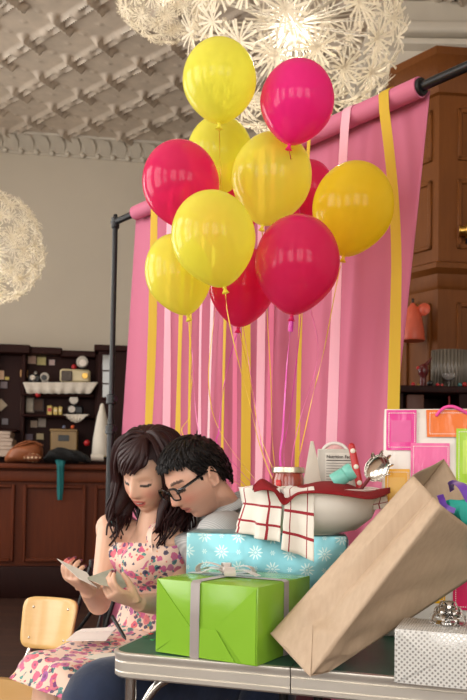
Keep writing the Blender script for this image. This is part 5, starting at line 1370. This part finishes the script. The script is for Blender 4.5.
woman = thing('person', V(PV.x, PV.y, 0), 'seated woman with long dark wavy hair in a floral sundress reading cards', 'person')
finish_body(g, 'body', woman, skin, .0034, tint_w)
# floral dress
fl = NT('floral_cloth'); vec = fl.coord()
def vor(scale, off):
    m = fl.new('ShaderNodeMapping'); m.inputs['Location'].default_value = off; fl.link(vec, m.inputs[0]); nz = fl.new('ShaderNodeTexNoise'); nz.inputs['Scale'].default_value = scale * 2.2; fl.link(m.outputs[0], nz.inputs['Vector'])
    ad = fl.new('ShaderNodeMixRGB'); ad.blend_type = 'ADD'; ad.inputs[0].default_value = .018 * 24 / scale; fl.link(m.outputs[0], ad.inputs[1]); fl.link(nz.outputs['Color'], ad.inputs[2])
    v = fl.new('ShaderNodeTexVoronoi'); v.inputs['Scale'].default_value = scale; fl.link(ad.outputs[0], v.inputs['Vector']); sc = fl.new('ShaderNodeSeparateColor'); fl.link(v.outputs['Color'], sc.inputs[0]); return v.outputs['Distance'], sc.outputs[0], sc.outputs[1]
cur = fl.mix(fl.noise(vec, 8), lin((228, 192, 174)), lin((238, 208, 190)))
cl_n = fl.noise(vec, 9, 1); cluster = fl.math('GREATER_THAN', cl_n, 0.31)
for scale, off, thr, prob, ca, cb in ((40, (3, 1, 2), .36, .6, (64, 148, 140), (36, 110, 118)), (52, (7, 4, 0), .40, .5, (70, 62, 104), (44, 50, 86)), (32, (1, 5, 9), .42, .7, (222, 92, 112), (190, 84, 150)), (27, (5, 2, 2), .40, .5, (236, 128, 126), (150, 80, 150)), (70, (2, 8, 1), .28, .28, (232, 200, 110), (214, 80, 120))):
    d, r1, r2 = vor(scale, off)
    f = fl.math('MULTIPLY', fl.math('MULTIPLY', fl.math('LESS_THAN', d, thr), fl.math('LESS_THAN', r1, prob)), cluster)
    petal = fl.mix(fl.math('LESS_THAN', d, thr * .45), fl.mix(r2, lin(ca), lin(cb)), tuple(v * .55 for v in lin(cb)))
    cur = fl.mix(fl.math('MULTIPLY', f, .92), cur, petal)
fl.col(cur); fl.set(Roughness=.85); fl.b.inputs['Sheen Weight'].default_value = .15; fl.bump(fl.noise(vec, 30, 3), .12, .004); fl = fl.m
g = G()
def grow(s, o): return [(c, a + a.normalized() * o, b + b.normalized() * o) for c, a, b in s]
top_h = W(140, 549, 2.36).z
sec = grow([torso_w[3], torso_w[4], torso_w[5]], .010); up_c = CH + UP * (top_h + .012 - CH.z)
sec += [(up_c, WR * .150, WF * .098)]
q = smooth_path([(*c, *a, *b) for c, a, b in sec], 6); rings = []
for j, x in enumerate(q):
    c, a, b = Vector(x[0:3]), Vector(x[3:6]), Vector(x[6:9]); ring = []
    for k in range(56):
        t = 2 * math.pi * k / 56; p = c + a * math.cos(t) + b * math.sin(t)
        w = 0                                                                  # room for the bust
        for s_ in (-1, 1):
            bc_ = CH + WR * s_ * .060 + WF * .060 - UP * .005; vv_ = p - bc_
            if vv_.length < .064 and vv_.dot(WF) > -.03: p = bc_ + vv_.normalized() * .064
        p = p + (p - c).normalized() * .0025 * math.sin(t * 14) * (1 if j < 8 else .4)
        if j == len(q) - 1: p = p + UP * (.008 * abs(math.sin(t * 2 + .6)) )
        ring.append(p)
    rings.append(ring)
g.rings(rings, False, False)
dress = build(g, 'dress', fl, woman, solid=.002, angle=85)
g = G()
sk = [(WA + UP * .012, WR * .130, WF * .100), (V(-.205, 2.51, .70), WR * .165, WF * .125), (V(-.225, 2.475, .62), WR * .195, (WF * .10 + UP * .075)), (V(-.30, 2.39, .585), WR * .200, (WF * .03 + UP * .098)), (V(-.40, 2.28, .578), WR * .180, UP * .097), (KC + V(.01, .01, .004), WR * .164, UP * .093 + WF * .01), (KC + WF * .030 + UP * .010, WR * .164, UP * .084 + WF * .045), (KC + WF * .042 + UP * .006, WR * .160, UP * .050 + WF * .062), (KC + WF * .045 + UP * .008, WR * .164, UP * .026 + WF * .078)]
def rip(v, t): return 1 + (.012 + .045 * v) * math.sin(9 * t + 3 * v) + (.05 * v) * math.sin(5 * t + 1.5) * (.5 + .5 * v) + .02 * math.sin(17 * t + 8 * v) * (1 - .5 * v)
g.loft(sk, 90, 7, .85, rip, False, False); build(g, 'skirt', fl, dress, solid=.002, angle=85)
g = G(); sash = [(WA + UP * z, WR * (.133 + o), WF * (.103 + o)) for z, o in ((-.012, 0), (.0, .004), (.014, .004), (.026, 0))]
g.loft(sash, 48, 0, 1, lambda v, t: 1 + .01 * math.sin(20 * t), False, False); build(g, 'waistband', fl, dress, solid=.002, angle=85)
for a_, b_, c_ in ((up_c + WR * .083 + WF * .072, SRw - WR * .045 + UP * .038 + WF * .018, up_c + WR * .085 - WF * .092), (up_c - WR * .105 + WF * .066, SLw + WR * .028 + UP * .040 + WF * .018, up_c - WR * .095 - WF * .085)):
    g = G(); ribbon(g, [a_ - UP * .02, a_ + UP * .03 + WF * .004, b_ + WF * .02 - UP * .005, b_ - WF * .03, c_], .013, WR.cross(UP), 8, .002); 
    g2 = G(); q = [Vector(x) for x in smooth_path([tuple(p) for p in (a_ - UP * .02, a_ + UP * .03 + WF * .006, b_ + WF * .022 - UP * .004, b_ - WF * .03, c_)], 8)]
    g2.strip([p - WR * .012 for p in q], [p + WR * .012 for p in q], .002); build(g2, 'strap', fl, dress, angle=70)
# hair
hm = NT('dark_wavy_hair'); w_n = hm.noise(hm.coord('Object', (60, 60, 8)), 6, 4); hm.col(hm.mix(w_n, lin((20, 8, 9)), lin((54, 22, 22)))); hm.set(Roughness=.48); hm.b.inputs['Specular IOR Level'].default_value = .25; hm.bump(hm.noise(hm.coord('Object', (160, 160, 14)), 4, 3), .35, .003); hm = hm.m
def scalp(M, az, el, off=0.0):
    a, e_ = R(az), R(el); return M @ V(math.sin(a) * math.cos(e_) * (.078 + off), .006 - math.cos(a) * math.cos(e_) * (.098 + off), .008 + math.sin(e_) * ((.107 if e_ > 0 else .112) + off))
rnd = random.Random(11)
g = G(); rings = []
for j in range(17):
    f = j / 16; ring = []
    for k in range(60):
        az = -180 + 6 * k; edge = 36 if abs(az) < 50 else (36 - (abs(az) - 50) * 2.2 if abs(az) < 80 else -34)
        ring.append(scalp(WM, az, 89.5 + (edge - 89.5) * f, .010 - .004 * f if abs(az) < 60 else .011))
    rings.append(ring)
g.rings(rings, True, False)
def lock(g, pts, r0, flat=.55, n=7, tip=.0012, hint=None):
    m = len(pts); rad = [r0 * (.55 + .45 * math.sin(math.pi * min(1, .25 + .9 * i / (m - 1)))) * (1 - .75 * (i / (m - 1)) ** 2.5) + tip for i in range(m)]
    g.tube(pts, rad, n, flat, smooth=5, hint=hint)
for layer in range(3):
    for az in range(-180, 180, 5):
        az_ = az + rnd.uniform(-3, 3); aa = abs(az_)
        if aa < 58: continue
        top = scalp(WM, 30 + (az_ - 30) * .25, 86, .013); pts = [top]
        for el in (66, 42, 16, -8): pts.append(scalp(WM, az_ + rnd.uniform(-2, 2), el, .014 + .008 * math.sin(R(90 - el)) + layer * .005 + rnd.uniform(-.004, .004)))
        p = pts[-1]; outd = (scalp(WM, az_, -8, .1) - scalp(WM, az_, -8, 0)); outd.z = 0; outd.normalize()
        L_ = (rnd.uniform(.14, .20) if aa < 110 else rnd.uniform(.16, .24)) - layer * .02; ph = rnd.uniform(0, 6); n_ = 6
        fwd = WF * (.45 if aa < 110 else .05) - WR * (.45 if az_ < 0 else 0)
        for i in range(1, n_ + 1):
            f = i / n_; tang = V(-outd.y, outd.x, 0)
            pts.append(p - UP * L_ * f + outd * (.010 * math.sin(f * 3) + .014 * math.sin(ph + f * 7) * f) + tang * (.012 * math.cos(ph + f * 7) * f) + fwd * L_ * .42 * f * f)
        lock(g, pts, rnd.uniform(.008, .012), hint=outd)
# locks framing the face on both sides
for az0, n_l in ((-74, 8), (70, 8)):
    for i in range(n_l):
        az_ = az0 + rnd.uniform(-13, 10) * (1 if az0 < 0 else -1); pts = [scalp(WM, 20, 80, .014)]
        for el in (60, 35, 10, -15, -38): pts.append(scalp(WM, az_ + (0 if el > 0 else rnd.uniform(-4, 4)), el, .019 + rnd.uniform(-.005, .006)))
        p = pts[-1]; ph = rnd.uniform(0, 6); L_ = rnd.uniform(.09, .145)
        for k in range(1, 6):
            f = k / 5; pts.append(p - UP * L_ * f + WR * (-.02 if az0 > 0 else .012) * f + WF * .05 * f + V(math.sin(ph + 6 * f), math.cos(ph + 6 * f), 0) * .013 * f)
        lock(g, pts, rnd.uniform(.009, .013))
# mass of hair beneath the locks
for az_, el_, L_ in ((-100, -20, .15), (-125, -20, .17), (-155, -20, .17), (180, -20, .17), (150, -20, .17), (120, -20, .17), (95, -20, .16), (78, -18, .13), (-80, -18, .11)):
    a_ = scalp(WM, az_, 30, -.004); b_ = scalp(WM, az_, el_, .006); o_ = WF * (.05 if abs(az_) < 110 else .0)
    g.tube([a_, b_, b_ - UP * L_ * .5 + o_ * .5, b_ - UP * L_ + o_], [.026, .030, .028, .008], 12, .7, smooth=4)
# side-swept fringe
for i in range(34):
    f0 = i / 33; az1 = -62 + 100 * f0; el1 = 6 + 15 * f0 + rnd.uniform(-4, 4)
    pts = [scalp(WM, 30, 84, .013), scalp(WM, 30 + (az1 - 30) * .45, 68, .018), scalp(WM, 30 + (az1 - 30) * .8, 47, .018 + rnd.uniform(-.003, .004)), scalp(WM, az1 - 6, 30, .017 + rnd.uniform(-.002, .003)), scalp(WM, az1 - 20, el1, .011)]
    lock(g, pts, rnd.uniform(.009, .012), .5)
build(g, 'hair', hm, woman, angle=80)

# ---------- the man
MF = V(-.95, -.30, 0).normalized(); MR = V(MF.y, -MF.x, 0)
HM = W(196, 478, 2.31); MM = Rm(HM, -58, 33, -4, .975)
NBm = W(225, 516, 2.40); PM, WM_, RM_, CM = V(.09, 2.49, .57), V(.055, 2.475, .74), V(-.02, 2.43, .88), V(-.055, 2.40, .965)
SLm, SRm = V(-.035, 2.285, .975), NBm + MR * .165 - UP * .045
ELm, WLm = V(.0, 2.42, .78), V(-.13, 2.375, .715); ERm, WRm = V(.02, 2.76, .80), V(-.17, 2.78, .78)
g = G(); head_mesh(g, MM, True)
g.loft([(MM @ V(0, .02, -.02), MR * .055, MF * .06), (MM @ V(0, .030, -.085), MR * .056, MF * .058), (NBm + UP * .015, MR * .060, MF * .060), (NBm - UP * .04, MR * .09, MF * .07)], 20, 4)
torso_m = [(PM - UP * .08, MR * .14, MF * .11), (PM, MR * .165, MF * .12), (WM_, MR * .145, MF * .11), (RM_, MR * .155, MF * .118), (CM, MR * .165, MF * .112), (NBm - UP * .045, MR * .135, MF * .085), (NBm, MR * .06, MF * .055)]
g.loft(torso_m, 28, 5)
armL = [NBm - UP * .045 - MR * .07, SLm, SLm.lerp(ELm, .15), SLm.lerp(ELm, .5), ELm, ELm.lerp(WLm, .35), WLm]
armR = [NBm - UP * .045 + MR * .07, SRm, SRm.lerp(ERm, .15), SRm.lerp(ERm, .5), ERm, ERm.lerp(WRm, .35), WRm]
arad = [.055, .060, .056, .045, .038, .040, .027]
limb(g, armL, arad); limb(g, armR, arad)
hand(g, WLm, V(-.5, -.8, -.35), V(0, -.2, -1), 1, [(15, 25, 20)] * 4, k=1.05); hand(g, WRm, V(-.9, -.1, -.2), V(.1, -.95, .1), -1, [(15, 25, 20)] * 4, k=1.05)
legs_m = []
for hip, kn, an, sg in ((V(.07, 2.34, .575), V(-.315, 1.96, .622), V(-.29, 1.98, .09), -1), (V(.11, 2.52, .565), V(.10, 2.16, .54), V(.13, 2.15, .09), 1)):
    pts = [hip, hip.lerp(kn, .5), kn, kn - UP * .11, kn.lerp(an, .5), an]; rd = [.088, .074, .064, .058, .056, .040]; limb(g, pts, rd); legs_m.append((pts, rd))
    df = V(-.93, -.36, 0); g.loft([(an - df * .04 - UP * .03, MR * .034, UP * .035), (an + df * .04 - UP * .04, MR * .04, UP * .035), (an + df * .14 - UP * .06, MR * .045, UP * .024), (an + df * .20 - UP * .068, MR * .03, UP * .014)], 14, 4)
def tint_m(co): return face_tint(co, MM, lin((212, 162, 138)), lin((182, 98, 90)), lin((34, 24, 24)), True)[0]
man = thing('person', V(PM.x, PM.y, 0), 'seated man with short dark hair and black glasses leaning over the green gift', 'person')
finish_body(g, 'body', man, skin, .0034, tint_m)
st_ = NT('striped_shirt'); wv = st_.new('ShaderNodeTexWave'); wv.wave_type = 'BANDS'; wv.bands_direction = 'DIAGONAL'; wv.inputs['Scale'].default_value = 70; wv.inputs['Distortion'].default_value = .6; st_.link(st_.coord(), wv.inputs['Vector'])
st_.col(st_.mix(wv.outputs[0], lin((160, 162, 164)), lin((194, 194, 192)))); st_.set(Roughness=.85); st_.bump(st_.noise(st_.coord(), 25, 4), .25, .006); st_ = st_.m
g = G(); sec = grow(torso_m[1:6], .014) + [(NBm + UP * .012 - MF * .008, MR * .074, MF * .070 - UP * .03)]
g.loft(sec, 48, 6, 1, lambda v, t: 1 + .014 * math.sin(6 * t + 9 * v) * (1 - v) + .010 * math.sin(11 * t - 7 * v) * (1 - v), False, False)
shirt = build(g, 'shirt', st_, man, solid=.003, angle=80)
for arm in (armL, armR): g = G(); g.tube([Vector(p) for p in arm[:6]], [r_ + .012 for r_ in arad[:6]], 20, smooth=6, cap=False); build(g, 'sleeve', st_, shirt, solid=.002, angle=80)
g = G(); rings = []
for j, (z, o) in enumerate(((-.004, .002), (.018, .004), (.036, .006), (.030, .014), (.008, .022))):
    rings.append([NBm - MF * (.006 + .010 * (z / .036)) + UP * (z + .016 + .034 * -math.sin(t)) + MR * (.074 + o) * math.cos(t) + MF * (.070 + o) * math.sin(t) for t in [R(90 + 14 + (332 * k / 40)) for k in range(41)]])
g.rings(rings, False, False, closed=False); build(g, 'collar', st_, shirt, solid=.003, angle=70)
dn = NT('blue_denim'); nz = dn.noise(dn.coord('Object', (1, 1, 1)), 260, 2); n2 = dn.noise(dn.coord(), 14, 4); dn.col(dn.mix(n2, lin((16, 24, 44)), lin((40, 54, 84)))); dn.set(Roughness=.9); dn.b.inputs['Sheen Weight'].default_value = .2; dn.bump(n2, .5, .012); dn = dn.m
g = G(); g.loft([(PM + UP * .10, MR * .158, MF * .124), (PM + UP * .03, MR * .172, MF * .132), (PM - UP * .05, MR * .16, MF * .125), (PM - UP * .088, MR * .12, MF * .10)], 36, 4, cap0=False)
jn = build(g, 'jeans', dn, man, angle=80)
for pts, rd in legs_m:
    g = G(); q = smooth_path([(*p, r_) for p, r_ in zip(pts[:5] + [pts[5] + UP * .01], [x + .012 for x in rd])], 8); pp = [Vector(x[:3]) for x in q]; rings = []
    g.tube(pp, [x[3] * (1 + .02 * math.sin(i * 1.7)) for i, x in enumerate(q)], 24); build(g, 'trouser_leg', dn, jn, angle=80)
# short hair with a swept quiff
hs = NT('short_dark_hair'); nz = hs.noise(hs.coord('Object', (90, 90, 90)), 3, 4); hs.col(hs.mix(nz, lin((11, 8, 9)), lin((26, 20, 20)))); hs.set(Roughness=.5); hs.b.inputs['Specular IOR Level'].default_value = .25; hs.bump(nz, .5, .003); hs = hs.m
rnd = random.Random(21); g = G(); rings = []
def edge_m(az):
    aa = abs(az)
    if aa < 38: return 40
    if aa < 62: return 40 - (aa - 38) * .6
    if aa < 84: return 20 - (aa - 62) * 1.1
    if aa < 104: return 8 - 2
    return -16 - min(18, (aa - 104) * .5)
for j in range(17):
    f = j / 16; rings.append([scalp(MM, -180 + 6 * k, 89.5 + (edge_m(-180 + 6 * k) - 89.5) * f, (.012 if f < .6 else .012 - .010 * (f - .6) / .4)) for k in range(60)])
g.rings(rings, True, False)
for i in range(900):
    az = rnd.uniform(-180, 180); el = math.degrees(math.asin(rnd.uniform(math.sin(R(edge_m(az))), 1)))
    p = scalp(MM, az, el, .008); out_ = (scalp(MM, az, el, .05) - p).normalized()
    fw = (MM.to_3x3() @ V(0.25, -1, .25)).normalized(); tg = fw - out_ * fw.dot(out_)
    topf = max(0, (el - 22) / 60); down = (MM.to_3x3() @ V(0, .25, -1)).normalized(); dn_ = down - out_ * down.dot(out_)
    frontness = math.exp(-(az / 60) ** 2)
    ln_ = .014 + .018 * topf + .016 * frontness * topf; dirn = (tg * topf * 1.2 + dn_ * (1 - topf) * 1.1 + out_ * (.0 + .04 * topf + .30 * frontness * topf * max(0, 1 - abs(el - 45) / 20)) + V(rnd.uniform(-.15, .15), rnd.uniform(-.15, .15), rnd.uniform(-.12, .12))).normalized()
    g.tube([p, p + dirn * ln_ * .5 + out_ * .003, p + dirn * ln_ - out_ * .001 * (1 - topf)], [.0042, .0036, .0012], 6, .6, smooth=3)
for sx in (-1, 1):
    for k in range(7): p = scalp(MM, sx * (74 + rnd.uniform(-4, 4)), 8 - k * 1.3, -.004); g.tube([p, p + MM.to_3x3() @ V(0, -.001, -.010)], [.0045, .001], 6)
build(g, 'hair', hs, man, angle=80)
# glasses
gf = mat('black_acetate', (16, 15, 17), .25)
gs_ = G(); M3 = MM
def gl_(x, y, z): return M3 @ V(x, y, z)
GYF = -.101
lens = []
for sx in (-1, 1):
    cx_ = sx * .034; loop_ = []
    for k in range(33):
        a = 2 * math.pi * k / 32; cc_, ss = math.cos(a), math.sin(a); px_ = math.copysign(abs(cc_) ** .55, cc_) * .026; pz_ = math.copysign(abs(ss) ** .55, ss) * .0185
        yb_ = GYF + .10 * (abs(cx_ + px_)) ** 1.3 * .9
        loop_.append(gl_(cx_ + px_ * (1 if pz_ > 0 else .93), yb_, .004 + pz_))
    gs_.tube(loop_, [.0034 if i_ <= 16 else .0024 for i_ in range(33)], 8); lens.append(loop_)
    gs_.tube([gl_(sx * .058, GYF + .008, .014), gl_(sx * .074, GYF + .020, .015), gl_(sx * .079, -.03, .016), gl_(sx * .080, .010, .014), gl_(sx * .079, .032, -.006)], [.0048, .0052, .0048, .004, .003], 8, .55, hint=(1, 0, 0), smooth=5)
gs_.tube([gl_(-.010, GYF, .010), gl_(0, GYF - .003, .013), gl_(.010, GYF, .010)], .0032, 8, smooth=4)
glasses = build(gs_, 'glasses', gf, man)
for lp in lens: g = G(); nn_ = (MM.to_3x3() @ V(0, 1, 0)).normalized(); g.prism(lp[:-1], nn_ * .0012); build(g, 'lens', pane, glasses)

# ------------------------------------------------------------------ cards, envelope, pen, chairs
cardw = mat('white_card', (242, 234, 228), .7, var=.03); cardg = mat('sage_card', (176, 178, 164), .75, var=.08, scale=60); cardb = mat('card_inside', (150, 116, 92), .7)
g = G(); a, b, c, d = W(57, 559, 2.00), W(79, 579, 2.01), W(97, 587.5, 2.025), W(87, 573, 2.055)
g.prism([a, b, c, d], V(0, 0, .0012)); tag(build(g, 'card', cardw), 'white card seen nearly edge-on in the raised hand of the woman', 'card')
t = thing('greeting_card', W(108, 585, 2.02), 'opened grey green greeting card held in both hands of the woman', 'card')
g = G(); a, b, c, d = W(86, 578, 2.03), W(113, 568.5, 2.10), W(132, 584, 2.08), W(119, 590, 2.02); g.prism([a, b, c, W(122, 589, 2.03), W(101, 585, 2.00)], V(.0003, .0012, .0006)); build(g, 'front_leaf', cardg, t)
g = G(); g.prism([a - UP * .001, W(101, 585.5, 2.0), W(98, 589, 2.03), W(80, 576, 2.08)], V(0, .001, -.001)); build(g, 'back_leaf', cardb, t)
t = thing('envelope', onh(92, 636, .69), 'open white envelope lying on the lap of the woman', 'envelope')
ev = [onh(66, 641, .692), onh(106, 641, .692), onh(113, 632, .697), onh(75, 633, .697)]
g = G(); g.prism(ev, V(0, 0, .002)); build(g, 'pocket', cardw, t)
g = G(); g.prism([ev[3] + UP * .0022, ev[2] + UP * .0022, W(117.5, 627, ev[2].y + .02), W(82, 629, ev[3].y + .02)], V(0, .0012, .0004)); build(g, 'flap', cardw, t)
g = G(); g.prism([onh(85, 658, .685), onh(114, 661, .69), onh(116, 653, .69), onh(98, 654, .69)], V(0, 0, .0012)); tag(build(g, 'paper', wpap), 'white sheet of paper between the lap of the woman and the blue jeans', 'paper')
A = W(126, 640, 2.04); Bq = W(112, 616, 2.12); ax = (Bq - A).normalized()
t = thing('pen', A, 'slim black pen slanting up beside the corner of the table', 'pen')
g = G(); L_ = (Bq - A).length; g.lathe(A, [(.001, 0), (.0042, .012), (.0048, .02), (.0048, L_ * .6), (0, L_ * .6)], 12, ax); build(g, 'barrel', black, t)
g = G(); g.lathe(A, [(.0040, L_ * .6), (.0052, L_ * .61), (.0052, L_ * .97), (.003, L_), (0, L_)], 12, ax); build(g, 'cap', black, t)

birch = wood('birch_ply', (214, 168, 98), (236, 200, 138), .3, (3, 3, 14), .4)
fc = V(-.35, -.94, 0).normalized(); rc = V(fc.y, -fc.x, 0); bcn = W(47.5, 624, 3.0)
t = thing('school_chair', V(bcn.x, bcn.y, 0) + fc * .2, 'pale plywood school chair with rounded back beside the bar', 'chair')
sc_ = V(bcn.x, bcn.y, 0) + fc * .235 ; SH_ = .405
g = G(); rows = []; hw, hh2 = .112, .093
for j in range(13):
    z = -1 + 2 * j / 12; row = []
    for i in range(21):
        x = -1 + 2 * i / 20; lim = 1.0 - .10 * (z < 0) * (-z)
        # superellipse outline
        r_ = (abs(x) ** 6 + abs(z) ** 6) ** (1 / 6) if (x or z) else 1; m_ = max(abs(x), abs(z)); k_ = m_ / r_ if r_ else 1
        xx, zz = x * k_, z * k_
        row.append(bcn - rc * xx * hw * (1 + .06 * zz) + UP * zz * hh2 - fc * (.020 * (1 - xx * xx) + .030 * zz * .7))
    rows.append(row)
g.sheet(rows); build(g, 'backrest', birch, t, solid=.011, angle=50)
g = G(); rows = []
for j in range(13):
    z = -1 + 2 * j / 12; row = []
    for i in range(17):
        x = -1 + 2 * i / 16; r_ = (abs(x) ** 5 + abs(z) ** 5) ** .2 if (x or z) else 1; m_ = max(abs(x), abs(z)); k_ = m_ / r_
        xx, zz = x * k_, z * k_; row.append(sc_ + rc * xx * .165 + fc * zz * .17 + UP * (SH_ - .012 * (1 - xx * xx) - (.02 * (zz - .6) if zz > .6 else 0)))
    rows.append(row)
g.sheet(rows); build(g, 'seat', birch, t, solid=.011, angle=50)
for sx in (-1, 1):
    g = G(); pb = sc_ - fc * .14 + rc * sx * .095; g.tube([bcn + rc * sx * .08 - fc * .018 - UP * .0, bcn + rc * sx * .085 - fc * .01 - UP * .11, pb + UP * (SH_ - .03), pb + fc * .05 + UP * (SH_ - .04)], .0085, 10, smooth=6); build(g, 'back_post', chrome, t)
    for sf in (-1, 1):
        g = G(); q0_ = sc_ + rc * sx * .11 + fc * sf * .11; g.tube([q0_ + UP * (SH_ - .02), q0_ + rc * sx * .02 + fc * sf * .03 + UP * .2, q0_ + rc * sx * .03 + fc * sf * .05 + UP * .012], .0085, 10, smooth=4); build(g, 'leg', chrome, t)
    for dz_ in (.055, -.055): g = G(); g.ball(bcn - rc * sx * .075 + UP * dz_ + fc * (-.008 - .021 * dz_ / .093), (.006, .006, .006), 10); build(g, 'rivet', chrome, t)
# black folding chair further back
P0, P1 = W(89, 572, 3.3), W(74, 622, 3.3); dd = (P1 - P0).normalized(); flo = P1 + dd * ((P1.z - .02) / -dd.z); dp_ = V(.10, .34, 0)
t = thing('folding_chair', V(flo.x + .2, flo.y + .17, 0), 'black folding chair half hidden behind the arm of the woman', 'chair')
for o_ in (V(0, 0, 0), dp_):
    g = G(); g.tube([P0 + o_ - dd * .02, P0 + o_, flo + o_], .009, 10); build(g, 'leg', black, t)
    g = G(); m_ = P0.lerp(flo, .62) + o_; g.tube([m_ + V(0, 0, .06), m_ + V(.30, .0, -m_.z + .02)], .011, 10); build(g, 'leg', black, t)
g = G(); m_ = P0.lerp(flo, .48); m_.z = .45; g.box(m_ + V(.20, 0, 0) + dp_ / 2, V(1, .05, 0), dp_, .36, .32, .02, .008); build(g, 'seat', black, t)
g = G(); g.box(P0 + dp_ / 2 - V(0, 0, .05), dp_, V(dp_.y, -dp_.x, 0), .34, .015, .10, .006); build(g, 'backrest', black, t)
# bench under the couple
b0, b1 = V(-.30, 2.65, 0), V(.28, 2.46, 0); be_ = (b1 - b0).normalized(); bn_ = V(-be_.y, be_.x, 0); bm_ = (b0 + b1) / 2
t = thing('bench', bm_, 'plain dark bench the couple is sitting on behind the table', 'bench')
g = G(); g.box(bm_ + UP * .40, be_, bn_, (b1 - b0).length, .34, .045, .01); build(g, 'seat', dark_wood, t)
for sx in (-1, 1):
    for sy in (-1, 1): g = G(); g.box(bm_ + be_ * sx * .27 + bn_ * sy * .13, be_, bn_, .04, .04, .40, .005); build(g, 'leg', dark_wood, t)
